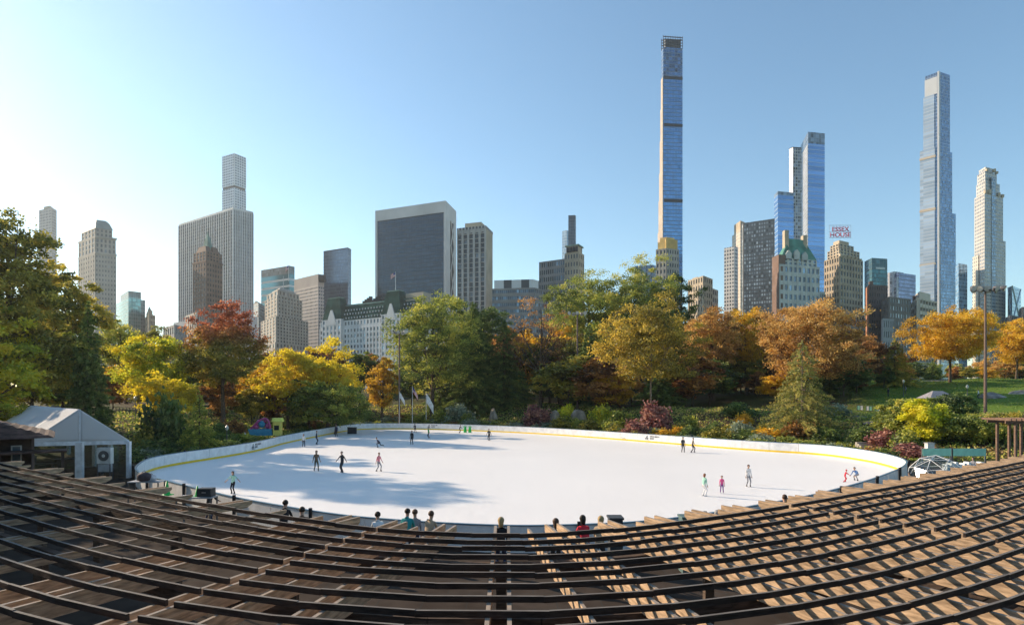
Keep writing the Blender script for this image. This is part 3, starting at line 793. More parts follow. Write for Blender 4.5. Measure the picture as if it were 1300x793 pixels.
for i in range(0, 320, 2):
    p = RINK[i]
    if p.y < 50 and p.x > -34: continue
    d = (p - RC).normalized()
    for row in range(3):
        if rs_.random() < .35: continue
        q = p + d * (2.4 + row * 4.5 + rs_.uniform(-.8, 2.5)); px = XC + q.x * F / q.y
        if px < 165 or px > 1165 or q.y < 52 or float(rink_dist(np.array([q.x]), np.array([q.y]))[0]) < 2.0: continue
        if 318 < px < 366 and row < 3 and q.y > 70: continue
        if 690 < px < 750 and row < 2: continue
        if 495 < px < 545 and row < 1: continue
        k = rs_.choice(['green', 'dark', 'olive', 'lime', 'brown', 'silver', 'olive', 'green', 'dark', 'gold', 'purple'])
        if px < 620: k = rs_.choice(['green', 'dark', 'olive', 'brown', 'dark', 'silver', 'green'])
        h = rs_.uniform(.6, 1.5) * (1 + .35 * row); w = rs_.uniform(.9, 1.9) * (1 + .2 * row)
        T = thing('shrub', LBL[k], 'shrub', (q.x, q.y, gz(q.x, q.y)), rs_.uniform(0, 6), 'low %s shrubs on the bank' % ('mauve' if k == 'purple' else k))
        inst(SH[k][0], 'stem', T, scale=(w, w, h / 1.35)); inst(SH[k][1], 'foliage', T, scale=(w, w, h / 1.35)); cnt += 1
print('bank shrubs', cnt)

for (lab, px, yt, w_, D, mt, kd, sd_) in (
  ('tall green shrub at the left end of the evergreen clump by the dome', 1137, 499, 56, 74, G_MID, 'round', 61), ('second green shrub of the clump, close against the vivid yellow one', 1153, 506, 46, 71, G_MID, 'round', 66),
  ('vivid yellow evergreen in the middle of the clump by the dome', 1169, 497, 56, 69, G_CYEL, 'round', 62), ('dark green evergreen behind and right of the vivid yellow one', 1205, 499, 66, 75, G_DARK, 'round', 63),
  ('wide green shrub at the right end of the clump, left of the light pole foot', 1236, 524, 84, 67, G_MID, 'round', 64), ('olive shrub in front of the small pergola at the right edge', 1272, 522, 46, 66, G_OLIVE, 'round', 65)):
    plant_tree('evergreen_shrub', lab, 'shrub', px, yt, w_, D, mt, kd, sd_, leaf=.25, crown0=.0, dens=1.2, clump=2.0, trunk_r=.07)

# ground cover on the banks and the lawn
def ground_cover():
    rs = np.random.RandomState(77)
    X = rs.uniform(-75, 95, 260000); Y = rs.uniform(40, 175, 260000)
    px = XC + X * F / Y; ok = (px > 140) & (px < 1320)
    X = X[ok]; Y = Y[ok]; d = rink_dist(X, Y)
    ok = (d > .8) & (d < 32) & (rs.rand(len(d)) < np.where(d < 16, 1, .6)); X = X[ok]; Y = Y[ok]
    s = -(Y - RC.y) / np.hypot(X - RC.x, Y - RC.y); ok = s < .12; X = X[ok]; Y = Y[ok]
    Z = terrain(X, Y) + rs.uniform(.02, .35, len(X))
    C = np.stack([X, Y, Z], 1)
    rv = np.clip(.5 + .3 * np.sin(X * .9) * np.cos(Y * .7) + rs.normal(size=len(X)) * .18, 0, 1)
    m = leafmat('ground_cover_leaf', [(.04, .06, .014), (.10, .14, .025), (.20, .23, .04), (.34, .26, .08), (.16, .11, .05)], .35)
    me = leaves_to_mesh('ground_cover', C, .36, rv, rs, m)
    o = bpy.data.objects.new('ground_cover', me); COL.objects.link(o)
    tag(o, 'low mixed green and straw ground cover on the banks behind the boards', 'ground cover', kind='stuff')
    n = 90000
    X = rs.uniform(40, 150, n); Y = rs.uniform(80, 190, n); px = XC + X * F / Y; ok = (px < 1330) & (px > 1060); X = X[ok]; Y = Y[ok]
    Z = terrain(X, Y) + rs.uniform(0, .12, len(X))
    m = leafmat('lawn_blade', [(.035, .07, .01), (.065, .11, .014), (.10, .14, .02), (.18, .15, .03)], .4)
    me = leaves_to_mesh('lawn_grass', np.stack([X, Y, Z], 1), .22, rs.rand(len(X)), rs, m)
    o = bpy.data.objects.new('lawn_grass', me); COL.objects.link(o); tag(o, 'bright green lawn grass with fallen leaves on the slope at the right', 'grass', kind='stuff')
ground_cover()

# boulders
def boulder(px, py, w, h, D, label, seed, col=(.32, .26, .2)):
    bm = bmesh.new(); bmesh.ops.create_icosphere(bm, subdivisions=3, radius=1); r = random.Random(seed)
    cuts = [(Vector((r.uniform(-1, 1), r.uniform(-1, 1), r.uniform(-.3, 1))).normalized(), r.uniform(.55, .85)) for _ in range(9)]
    for v in bm.verts:
        for n, d in cuts:
            k = v.co.dot(n) - d
            if k > 0: v.co -= n * k * .9
        v.co += Vector((r.uniform(-.02, .02), r.uniform(-.02, .02), r.uniform(-.02, .02)))
    x = wx(px, D); z = gz(x, D); W = w * D / F / 2; H = (wz(py, D) - z)
    me = bpy.data.meshes.new('boulder'); bm.to_mesh(me); bm.free(); me.materials.append(plain('rock_schist' + str(int(col[0] * 100)), col, .9, noise=.3, scale=1.5, bump=.6))
    o = bpy.data.objects.new('boulder', me); COL.objects.link(o); o.location = (x, D, z); o.scale = (W, W * .8, max(.3, H)); o.rotation_euler = (0, 0, r.uniform(-.4, .4))
    tag(o, label, 'rock')
boulder(702, 517, 22, 16, 117, 'left of two tan boulders on the far bank, beside the mauve shrub', 1)
boulder(735, 516, 24, 18, 116, 'right of two tan boulders on the far bank, beside the lime shrub', 2)
boulder(627, 516, 14, 10, 128, 'small tan rock under the dark evergreens above the far boards', 3)
boulder(1190, 482, 60, 20, 150, 'low flat rock outcrop under the glowing orange maple', 4, (.3, .25, .2))
boulder(1262, 497, 34, 20, 108, 'grey rock outcrop on the lawn right behind the tall light pole', 5, (.25, .22, .2))
boulder(1294, 494, 34, 20, 112, 'pale rock outcrop on the lawn at the right edge', 6, (.36, .3, .24))
boulder(1270, 482, 60, 12, 160, 'long flat rock at the far edge of the lawn, under the deep orange maple', 7, (.3, .26, .22))
boulder(1090, 534, 26, 18, 90, 'dark boulder on the bank above the far corner of the boards', 8, (.14, .13, .12))
boulder(1110, 545, 30, 16, 84, 'low brown boulder on the bank near the corner of the boards', 9, (.22, .18, .15))
boulder(879, 549, 11, 6, 86, 'small black stone in the grass just above the far boards', 10, (.05, .05, .05))

# ------------------------------------------------------------------ buildings
GROUND_Z = 8.0
UNIT = None
def unit_box():
    global UNIT
    if UNIT is None:
        b = MB(); b.box(-.5, .5, -.5, .5, -.5, .5); o = b.build('window', []); UNIT = o.data; bpy.data.objects.remove(o)
    return UNIT
class Bld:
    """tower whose roof corners are read off the photo: left, nearest and right corner columns, with the roof rows giving the depths"""
    def __init__(s, label, L, C, Rr, D, name='skyscraper', cat='skyscraper', minw=None):
        s.H0 = wz(C[1], D)
        DL = D * (YH - C[1]) / (YH - L[1]); DR = D * (YH - C[1]) / (YH - Rr[1])
        s.D = D
        s.C = Vector((wx(C[0], D), D)); s.L = Vector((wx(L[0], DL), DL)); s.R = Vector((wx(Rr[0], DR), DR))
        s.o = (s.C.x, s.C.y, GROUND_Z)
        s.T = thing(name, label, cat, s.o)
        s.top = s.H0
    def z(s, py): return wz(py, s.D)
    def pt(s, a, b): return s.C + (s.L - s.C) * a + (s.R - s.C) * b
    def poly(s, a0, a1, b0, b1):
        q = [s.pt(a0, b0), s.pt(a0, b1), s.pt(a1, b1), s.pt(a1, b0)]
        return [tuple(p) for p in q]
    def a_of(s, px):   # share along the left face of a column
        lo, hi = 0.0, 1.0
        for _ in range(40):
            m = (lo + hi) / 2; p = s.pt(m, 0)
            if XC + p.x * F / p.y > px: lo = m
            else: hi = m
        return lo
    def tier(s, name, mat, z0, z1, a0=0, a1=1, b0=0, b1=1, shrink=None, **kw):
        b = MB(); P = s.poly(a0, a1, b0, b1); P2 = None
        if shrink is not None:
            c = sum((Vector(p) for p in P), Vector((0, 0))) / 4
            if isinstance(shrink, tuple):
                e, f = shrink; da = (a1 - a0) * (1 - e) / 2; db = (b1 - b0) * (1 - f) / 2
                P2 = s.poly(a0 + da, a1 - da, b0 + db, b1 - db)
            else: P2 = [tuple(c + (Vector(p) - c) * shrink) for p in P]
        b.prism(P, z0, z1, poly2=P2, **kw)
        return b.build(name, mat, s.T, origin=s.o)
    def relief(s, z0, z1, a0=0, a1=1, b0=0, b1=1, nu=(8, 4), nv=10, pier=.4, span=.4, dep=.5, wall=None, glass=None, faces='LR', name='wall', windows=True, maxw=100, arch=False, vert=False):
        """masonry body: a core with projecting piers and spandrels, a window pane in every opening"""
        core = s.tier('core', glass if not windows else wall, z0, z1, a0, a1, b0, b1) if False else None
        b = MB(); P = s.poly(a0, a1, b0, b1); b.prism(P, z0, z1)
        wins = []
        fc = []
        if 'L' in faces: fc.append((s.pt(a1, b0), s.pt(a0, b0), nu[0]))
        if 'R' in faces: fc.append((s.pt(a0, b0), s.pt(a0, b1), nu[1]))
        for p0, p1, n in fc:
            d = (p1 - p0); L = d.length; d.normalize(); nn = Vector((d.y, -d.x))
            if nn.y > 0 and nn.dot(Vector((p0.x, p0.y)).normalized()) > 0: nn = -nn
            ang = math.atan2(d.y, d.x); bw = L / n; fh = (z1 - z0) / nv
            for i in range(n + 1):
                u = i * bw; w = bw * pier * (1 if 0 < i < n else 1)
                u0, u1 = max(0, u - w / 2), min(L, u + w / 2)
                q0 = p0 + d * u0; q1 = p0 + d * u1
                b.prism([tuple(q0 + nn * dep), tuple(q1 + nn * dep), tuple(q1), tuple(q0)], z0 + .01, z1 - .01)
            if not vert:
                for j in range(nv + 1):
                    zz = z0 + j * fh; h = fh * span; za, zb = max(z0 + .02, zz - h / 2), min(z1 - .02, zz + h / 2)
                    q0, q1 = p0 + d * .02, p1 - d * .02
                    b.prism([tuple(q0 + nn * dep * .8), tuple(q1 + nn * dep * .8), tuple(q1), tuple(q0)], za, zb, 0, True, True)
            for j in reversed(range(nv)):
                for i in range(n):
                    c = p0 + d * ((i + .5) * bw) + nn * .06
                    wins.append((c, z0 + (j + .5) * fh, bw * (1 - pier) * .98, fh * (1 - (span if not vert else .06)) * .98, ang))
        o = b.build(name, wall, s.T, origin=s.o)
        if windows:
            s.windows(wins, glass, maxw)
        return o
    nwin = 0
    def windows(s, wins, glass, maxw=100):
        u = unit_box(); left = max(0, maxw - s.nwin); mb = None
        me = u.copy(); me.materials.clear(); me.materials.append(glass)
        for k, (c, z, w, h, a) in enumerate(wins):
            if k < left:
                inst(me, 'window', s.T, (c.x - s.o[0], c.y - s.o[1], z - s.o[2]), a, (w, .12, h)); s.nwin += 1
            else:
                mb = mb or MB(); d = Vector((math.cos(a), math.sin(a))) * (w / 2)
                mb.obox(c - d, c + d, .12, z - h / 2, z + h / 2)
        if mb:
            if getattr(s, 'rest', None) is None: s.rest = []
            s.rest.append((mb, glass))
    def done(s):
        if getattr(s, 'rest', None):
            m = MB(); mats = []
            for mb, g in s.rest:
                if g not in mats: mats.append(g)
                n = len(m.v); m.v += mb.v; m.f += [tuple(i + n for i in f) for f in mb.f]; m.uv += mb.uv; m.mi += [mats.index(g)] * len(mb.f)
            tag(m.build('window', mats, s.T, origin=s.o), kind='stuff')
    def mast(s, px, y0, y1, r, a, b, name='mast', mat=None):
        p = s.pt(a, b); m = MB(); m.tube([(p.x, p.y, s.z(y0)), (p.x, p.y, s.z(y1))], [r, r * .5], 6)
        return m.build(name, mat or STEEL, s.T, origin=s.o)
STEEL = plain('mast_steel', (.35, .35, .36), .4, .6)
ROOF = plain('flat_roof', (.16, .155, .15), .9, scale=.2)
LIME = plain('limestone', (.36, .33, .29), .8, noise=.1, scale=.08); LIMEW = plain('limestone_warm', (.42, .35, .26), .8, noise=.1, scale=.08)
BRN = plain('brown_brick', (.17, .11, .085), .85, noise=.12, scale=.1); GREYST = plain('grey_stone', (.25, .24, .235), .8, noise=.12, scale=.08)
WHST = plain('white_brick', (.55, .56, .57), .75, noise=.06, scale=.1); COPPER = plain('green_copper', (.09, .22, .18), .85, noise=.2, scale=.15, spec=.05)
DKCOP = plain('dark_green_slate', (.022, .06, .052), .95, spec=.02, noise=.2, scale=.2); COPL = plain('pale_copper', (.15, .24, .22), .85, spec=.05, noise=.15, scale=.2)
WG = window_glass('window_dark_glass', (.035, .045, .055)); WGB = window_glass('window_blue_glass', (.08, .12, .16), .08, .4)
MECH = plain('mechanical_dark', (.03, .03, .035), .6)

# 1 tower far left
b = Bld('pale pinkish tower poking up behind the tallest edge tree', (49.5, 267), (66, 263.5), (72, 267), 760)
m = facade('fac_pink', (.44, .36, .32), (.16, .15, .16), 3.2, 3.6, .55, .3, .2, .2)
b.tier('wall', m, GROUND_Z, b.H0, top=True, topmi=0); b.tier('parapet', LIMEW, b.H0 + .01, b.H0 + 4, .25, .7, .2, .8)
# 2 Fifth Avenue hotel with copper mansard
b = Bld('pale stone hotel tower with a grey-green mansard roof near the left edge', (100, 307), (121, 299), (147.5, 302.5), 560)
zt = b.H0; zb = GROUND_Z
WGL = window_glass('window_soft_glass', (.11, .115, .12))
b.relief(zb, b.z(322), nu=(7, 7), nv=30, pier=.6, span=.55, wall=LIME, glass=WGL, dep=.4)
b.tier('cornice', LIME, b.z(322), b.z(320), -.02, 1.02, -.02, 1.02, bottom=True)
b.relief(b.z(320), b.z(301.5), .01, .99, .01, .99, nu=(5, 5), nv=3, pier=.5, span=.3, wall=LIME, glass=WG, name='upper_wall')
b.tier('cornice', LIME, b.z(301.4), b.H0, -.02, 1.02, -.02, 1.02, bottom=True)
b.relief(b.H0, b.z(288.5), .08, .9, .08, .88, nu=(4, 4), nv=2, pier=.5, span=.35, wall=LIME, glass=WG, name='penthouse_wall')
MS = plain('grey_green_mansard', (.19, .23, .22), .6, noise=.12, scale=.2)
b.tier('mansard_roof', MS, b.z(288.5), b.z(280), .06, .92, .06, .9, shrink=.78); b.tier('roof_cap', MS, b.z(280), b.z(275.5), .155, .825, .155, .81, shrink=.7)
b.done()
# 3 teal glass office
b = Bld('blocky teal glass building low between the mansard tower and the striped tower', (146.5, 379), (163, 369), (179, 371), 620)
g1 = facade('fac_teal', (.18, .25, .25), (.16, .34, .35), 2.2, 3.8, .12, .12, .6, .15, .25); g2 = facade('fac_tealdark', (.13, .17, .18), (.12, .17, .18), 2.2, 3.8, .2, .2, .4, .2, .3)
b.tier('wall', g1, GROUND_Z, b.z(377), topmi=0); b.tier('upper_block', g2, b.z(377), b.H0, 0, .6, 0, 1); b.tier('side_wing', g2, GROUND_Z, b.z(378), .05, .8, 1.002, 1.4); b.tier('roof_plant', ROOF, b.H0, b.z(366.5), .2, .5, .2, .8)
# 4 turret building
b = Bld('small pale stone building with a pointed turret at the foot of the teal glass building', (184, 399), (189, 392), (196.5, 394.5), 600, 'turreted_building', 'building')
b.relief(GROUND_Z, b.z(398), nu=(3, 4), nv=14, wall=LIMEW, glass=WG); b.tier('upper_wall', LIMEW, b.z(398), b.H0, .1, .8, .1, .7); b.tier('turret_roof', COPL, b.H0, b.z(386), .1, .6, .1, .5, shrink=.15); b.done()
# 5 GM building
b = Bld('huge white-striped tower slab behind the brown Gothic tower', (227.5, 284.5), (296, 263), (321, 269), 640)
fin = facade('fac_gm', (.30, .33, .35), (.09, .13, .16), 3.0, 3.7, .12, .2, .5, .15, .4, .5)
b.tier('wall', fin, GROUND_Z, b.z(265.5), topmi=0); b.tier('parapet', WHST, b.z(265.5), b.H0, -.004, 1.004, -.01, 1.01, bottom=True)
for f0, f1, n in ((b.pt(1, 0), b.pt(0, 0), 25), (b.pt(0, 0), b.pt(0, 1), 11)):
    d = (f1 - f0); L = d.length; d.normalize(); nn = Vector((d.y, -d.x))
    for i in range(n + 1):
        q = f0 + d * (L * i / n); m = MB(); m.obox(q - d * .42, q + d * .42, .9, GROUND_Z, b.z(265.6), side=.55); m.build('white_pier', WHST, b.T, origin=b.o)
b.tier('podium', WHST, GROUND_Z, b.z(400), -.05, 1.08, -.1, 1.1)
# 6 432 Park
b = Bld('square white gridded supertall rising behind the white-striped slab', (282, 199), (297.5, 194.5), (312.5, 200.5), 1060)
g = facade('fac_grid', (.46, .50, .54), (.14, .20, .26), 4.6, 4.6, .38, .38, .5, .12, .4)
b.tier('wall', g, GROUND_Z, b.z(238), topmi=0); b.tier('open_floor', MECH, b.z(238), b.z(235), .03, .97, .03, .97); b.tier('upper_wall', g, b.z(235), b.H0)
# 7 brown Gothic tower
b = Bld('brown brick tower with a thin green spire in front of the white-striped slab', (245.5, 316), (262, 311.5), (282, 317), 500)
b.relief(GROUND_Z, b.z(332), nu=(5, 6), nv=26, pier=.5, span=.45, wall=BRN, glass=WG)
b.tier('cornice', BRN, b.z(332), b.z(330), -.04, 1.04, -.04, 1.04, bottom=True)
b.relief(b.z(330), b.z(318), .03, .97, .03, .97, nu=(4, 5), nv=3, pier=.45, wall=BRN, glass=WG, name='upper_wall')
b.tier('gable', BRN, b.z(318), b.z(310), .08, .92, .06, .45, shrink=.6); b.tier('gable', BRN, b.z(318), b.z(309), .08, .92, .5, .94, shrink=.6)
b.tier('spire', COPL, b.z(318), b.z(298), .3, .7, .3, .7, shrink=.55); b.tier('spire_tip', COPL, b.z(298), b.z(288), .41, .59, .41, .59, shrink=.08)
b.done()
# white base block below it
b = Bld('low pale stone block at the foot of the brown Gothic tower, above the red-topped maple', (236, 401), (250, 396), (264, 400), 470, 'stone_block', 'building')
b.relief(GROUND_Z, b.H0, nu=(5, 5), nv=9, wall=LIME, glass=WG); b.done()
b = Bld('low grey flat-roofed building far left of the white-striped slab, behind the yellow-green tree', (208, 416), (222, 412), (236, 415), 430, 'low_building', 'building')
b.relief(GROUND_Z, b.H0, nu=(5, 5), nv=6, wall=GREYST, glass=WGB); b.done()
# 8 small gabled grey
b = Bld('small gabled grey tower squeezed between the white-striped slab and the teal-banded tower', (319, 387), (328, 384), (337, 389), 700)
g = facade('fac_grey8', (.3, .31, .33), (.10, .13, .16), 2.5, 3.6, .4, .4, .3)
b.tier('wall', g, GROUND_Z, b.H0); b.tier('gable_roof', ROOF, b.H0, b.z(379.5), .1, .9, .1, .9, shrink=(.08, .9))
# 9 teal banded
b = Bld('teal glass tower with white horizontal bands behind the domed limestone tower', (331.5, 343), (367.4, 337.2), (374, 338.7), 720)
g = facade('fac_band', (.62, .65, .66), (.09, .22, .24), 400, 8.0, .0, .3, .5, .15, .15)
b.tier('wall', g, GROUND_Z, b.z(347)); g = facade('fac_banddark', (.1, .12, .13), (.09, .11, .12), 3, 4, .15, .2, .3, .3); b.tier('crown_band', g, b.z(347), b.H0, 0, 1, 0, 1)
# 10 domed limestone
b = Bld('domed limestone tower with stepped shoulders above the bright yellow trees', (329, 436), (350, 430), (395, 436), 520)
def lvl(a0, a1, b0, b1, y0, y1, nu, nv, **k): b.relief(b.z(y0), b.z(y1), a0, a1, b0, b1, nu=nu, nv=nv, pier=.5, span=.42, wall=LIMEW if 0 else LIME, glass=WG, **k)
lvl(0, 1, 0, 1, 500, 434, (6, 11), 8); lvl(.05, .95, .04, .93, 434, 400, (5, 11), 8, name='second_stage'); lvl(.15, .88, .12, .8, 400, 371, (4, 8), 6, name='third_stage')
lvl(.2, .85, .16, .74, 371, 363, (3, 6), 1, name='fourth_stage')
b.tier('dome', LIME, b.z(363), b.z(358.5), .24, .8, .2, .7, shrink=.8); b.tier('dome_cap', LIME, b.z(358.5), b.z(356.5), .32, .72, .27, .63, shrink=.7)
b.mast(0, 357, 337, .35, .5, .45, 'flagpole'); b.done()
# 11 grid with sloping cylinder notch
b = Bld('grey gridded stone tower with a sloping top right of the domed limestone tower', (373.5, 355), (404, 347.6), (411.5, 349), 640)
g = facade('fac_sony', (.34, .31, .30), (.09, .11, .14), 2.6, 3.7, .42, .38, .3)
b.tier('wall', g, GROUND_Z, b.z(362), topmi=0); b.tier('stone_top', plain('grey_pink', (.33, .30, .29), .8, noise=.06, scale=.05), b.z(362), b.H0)
m = MB(); p0 = b.pt(-.01, .5); m.tube([(p0.x - 2, p0.y - .4, b.z(353)), (p0.x + 4, p0.y - .4, b.z(353))], [4.2, 4.2], 16); m.build('round_notch', MECH, b.T, origin=b.o)
# 12 dark glass
b = Bld('plain dark bronze glass tower standing free against the sky left of the green mansard hotel', (410.7, 320.3), (441.5, 315.7), (445.8, 318), 660)
g = facade('fac_bronze', (.10, .12, .15), (.16, .20, .26), 1.6, 3.8, .22, .14, .6, .14, .2)
b.tier('wall', g, GROUND_Z, b.H0, topmi=0); b.tier('parapet', MECH, b.H0, b.H0 + 1.4, 0, 1, 0, 1)
# 13 hotel with green mansard
b = Bld('long white hotel with a steep dark green mansard roof behind the yellow trees', (406.5, 410), (532, 398), (549, 401), 430, 'mansard_hotel', 'hotel')
ze = b.z(404 + 0)
A = b.a_of
zE = wz(402, b.D * .99) ; zE = GROUND_Z + (b.H0 - GROUND_Z) * .0 + wz(398, b.D)
b.relief(GROUND_Z, b.H0 - 6, nu=(30, 4), nv=12, pier=.46, span=.42, wall=WHST, glass=WGB, dep=.6)
b.tier('cornice', WHST, b.H0 - 6, b.H0 - 4.6, -.004, 1.004, -.02, 1.02, bottom=True)
b.relief(b.H0 - 4.6, b.H0, .004, .996, .01, .99, nu=(30, 4), nv=1, pier=.5, span=.4, wall=WHST, glass=WGB, name='attic_wall')
hR = 12.0
b.tier('mansard_roof', DKCOP, b.H0, b.H0 + hR, .01, .99, .02, .98, shrink=(.985, .35)); b.tier('roof_ridge', COPL, b.H0 + hR, b.H0 + hR + 1.2, .02, .98, .3, .7)
dm = []
for r_, (fz, n) in enumerate(((.14, 34), (.42, 34), (.68, 34))):
    for i in range(n):
        a = 1 - (i + .5 + (.0)) / n
        if .13 < a < .40 and False: continue
        bb = .02 + .32 * fz
        q = b.pt(a, bb); m = MB(); m.box(q.x - .42, q.x + .42, q.y - .9, q.y + 1.2, b.H0 + hR * fz - .3, b.H0 + hR * fz + .9); m.build('dormer', WHST, b.T, origin=b.o)
for (x0, x1, ya, yb_, s2) in ((412, 436, 391, 84.0, .62), (487, 511, 385, 83.8, .66)):
    a1, a0 = A(x0), A(x1)
    b.relief(GROUND_Z, b.H0 + 1.5, a0, a1, -.14, .5, nu=(5, 1), nv=13, pier=.5, span=.42, wall=WHST, glass=WGB, name='corner_pavilion', faces='L')
    b.tier('pavilion_roof', DKCOP, b.H0 + 1.5, yb_ - .8, a0, a1, -.14, .5, shrink=s2); b.tier('roof_cresting', COPL, yb_ - .8, yb_, a0 + (a1 - a0) * .2, a1 - (a1 - a0) * .2, 0, .34)
    am = (a0 + a1) / 2; w = (a1 - a0)
    b.tier('gable', WHST, b.H0 - 3, b.H0 + 9, am - w * .28, am + w * .28, -.18, -.13, shrink=(.15, 1))
m = MB()
for i in range(9):
    q = b.pt(.42 + i * .022, .5); h = 2 + (i * 7 % 4); m.box(q.x - 1.2, q.x + 1.2, q.y - 1.5, q.y + 1.5, b.H0 + hR + 1.2, b.H0 + hR + 1.2 + h)
m.build('roof_plant', MECH, b.T, origin=b.o)
b.tier('party_block', plain('tan_render', (.42, .36, .28), .8, noise=.05, scale=.1), b.H0 - 2, wz(372, 440), .0, .16, .3, .9)
b.done()
p = b.pt(A(499.5), .15)
# flags
def flag(parent_label, x, y, z0, z1, kind='us', r=.12, fw=3.0, fh=2.0, droop=.3, dirx=1):
    T = thing('flagpole', parent_label, 'flagpole', (x, y, z0))
    m = MB(); m.tube([(0, 0, 0), (0, 0, z1 - z0)], [r, r * .6], 8); m.build('pole', plain('white_pole', (.7, .7, .7), .4), T)
    m = MB(); m.lathe([(0, -.12), (.12 if r < .2 else .3, 0), (0, .12)], (0, 0, z1 - z0 + .1), 8); m.build('finial', plain('gilt', (.6, .45, .15), .3, .8), T)
    if kind is None: return T
    b = MB(); nu, nv = 14, 13
    def P(u, v):
        wv = math.sin(u * 7 + v * 2) * .12 * fw * .4
        return (dirx * (r + u * fw * (1 - droop * .5)), wv, (z1 - z0) - .15 - v * fh - droop * fw * u ** 1.3)
    for i in range(nu):
        for j in range(nv):
            u0, u1, v0, v1 = i / nu, (i + 1) / nu, j / nv, (j + 1) / nv
            mi = 0
            if kind == 'us': mi = 2 if (u0 < .4 and j < 7) else (1 if j % 2 == 0 else 0)
            b.face([P(u0, v0), P(u1, v0), P(u1, v1), P(u0, v1)], None, mi)
    o = b.build('flag', [plain('flag_white', (.75, .75, .75), .8), plain('flag_red', (.5, .03, .04), .8), plain('flag_blue', (.03, .05, .2), .8)], T, smooth=True)
    sm = o.modifiers.new('thick', 'SOLIDIFY'); sm.thickness = .01
    return T
flag('flagpole with a striped flag on the green mansard hotel roof, before the dark glass slab', p.x, p.y, 83.0, wz(345, 445), 'us', .22, 4.5, 3.2, .5, -1)
p2 = gp(366, 357, 0) if False else None

# 14 sloped slab tower, travertine frame and dark glass
b = Bld('broad dark glass slab tower framed in white travertine', (476.3, 267.6), (565.8, 254.6), (579.3, 268.3), 560)
trav = plain('travertine', (.60, .57, .55), .6, noise=.05, scale=.05)
dk = facade('fac_slab', (.03, .042, .055), (.03, .058, .085), 1.9, 3.75, .1, .16, .5, .07, .22)
def za(py, D): return wz(py, D)
DLs = b.L.y
# curved front bulging outward towards the foot
H = b.H0; nseg = 14
a_g0, a_g1 = b.a_of(563.3), b.a_of(479)
b.tier('core', trav, GROUND_Z, H, 0, 1, 0.05, 1)
ztop = H - 10.5
nd = (b.R - b.C); off = lambda f: -0.16 * max(0, (0.45 - f) / .45) ** 2     # outward foot of the curve
def curve_part(name, mat, a0, a1, bo, f0=0, f1=1, zt=None):
    m = MB(); zt = zt or H
    for i in range(nseg):
        fa, fb = i / nseg, (i + 1) / nseg; z0 = GROUND_Z + (zt - GROUND_Z) * fa; z1 = GROUND_Z + (zt - GROUND_Z) * fb
        qa = [b.pt(a1, off(fa) + bo), b.pt(a0, off(fa) + bo)]; qb = [b.pt(a1, off(fb) + bo), b.pt(a0, off(fb) + bo)]
        L = (qa[1] - qa[0]).length
        m.face([(qa[0].x, qa[0].y, z0), (qa[1].x, qa[1].y, z0), (qb[1].x, qb[1].y, z1), (qb[0].x, qb[0].y, z1)], [(0, z0), (L, z0), (L, z1), (0, z1)])
        for (aa, fl) in ((a0, 0), (a1, 1)):
            c0, c1 = b.pt(aa, off(fa) + bo), b.pt(aa, off(fb) + bo); e = b.pt(aa, .06)
            m.face([(c0.x, c0.y, z0), (e.x, e.y, z0), (e.x, e.y, z1), (c1.x, c1.y, z1)], [(0, z0), (20, z0), (20, z1), (0, z1)])
    c = [b.pt(a1, bo + off(1)), b.pt(a0, bo + off(1)), b.pt(a0, .06), b.pt(a1, .06)]
    m.face([(q.x, q.y, zt) for q in c])
    return m.build(name, mat, b.T, origin=b.o)
curve_part('frame_edge', trav, 0, a_g0, 0.0); curve_part('frame_edge', trav, a_g1, 1, 0.0)
curve_part('glass_front', dk, a_g0 + .0005, a_g1 - .0005, .02, zt=ztop)
b.tier('frame_top', trav, ztop, H, a_g0 + .0008, a_g1 - .0008, 0, .05)
b.tier('side_slot', MECH, b.z(500), b.z(276), -.004, .2, .42, .72)
m = MB(); zz = b.z(470)
while zz < b.z(290):
    q0, q1 = b.pt(-.008, .42), b.pt(-.008, .72)
    m.tube([(q0.x, q0.y, zz), (q1.x, q1.y, zz + 24)], .6, 4); m.tube([(q1.x, q1.y, zz), (q0.x, q0.y, zz + 24)], .6, 4); zz += 24
m.build('cross_brace', trav, b.T, origin=b.o)
# 15 arched bays
b = Bld('dark windowed tower with five pale arched bays and a sunlit tan side', (580.7, 290), (616.8, 286.3), (625.4, 294.8), 500)
b.relief(GROUND_Z, b.z(289.5), nu=(5, 1), nv=34, pier=.36, span=.14, wall=plain('pale_concrete', (.40, .38, .36), .8, noise=.07, scale=.1), glass=WG, dep=1.2, faces='L')
m = MB()
for i in range(5):     # arched heads
    p0, p1 = b.pt(1, 0), b.pt(0, 0); d = (p1 - p0); L = d.length / 5; d.normalize(); nn = Vector((d.y, -d.x)); c = p0 + d * (L * (i + .5)) + nn * .7
    for k in range(6):
        t0, t1 = math.pi * k / 6, math.pi * (k + 1) / 6; rr_ = L * .33
        zt0 = b.z(296.5)
        A0 = c + d * (rr_ * math.cos(t0)); A1 = c + d * (rr_ * math.cos(t1)); h0 = zt0 + rr_ * math.sin(t0); h1 = zt0 + rr_ * math.sin(t1); zc = b.z(289.6)
        m.face([(A1.x, A1.y, h1), (A0.x, A0.y, h0), (A0.x, A0.y, zc), (A1.x, A1.y, zc)])
m.build('arch_heads', MATS['pale_concrete'], b.T, origin=b.o)
b.tier('side_wall', LIMEW, GROUND_Z, b.z(289.4), -.003, 1, .06, .99)
b.tier('louvred_band', facade('fac_louvre', (.42, .40, .38), (.05, .05, .06), 3.0, 12, .4, .1, .1, .5), b.z(289.4), b.H0, -.01, 1.01, -.02, 1.02, bottom=True)
b.tier('penthouse', LIMEW, b.H0, b.z(278.5), .22, .8, .25, .85); b.done()
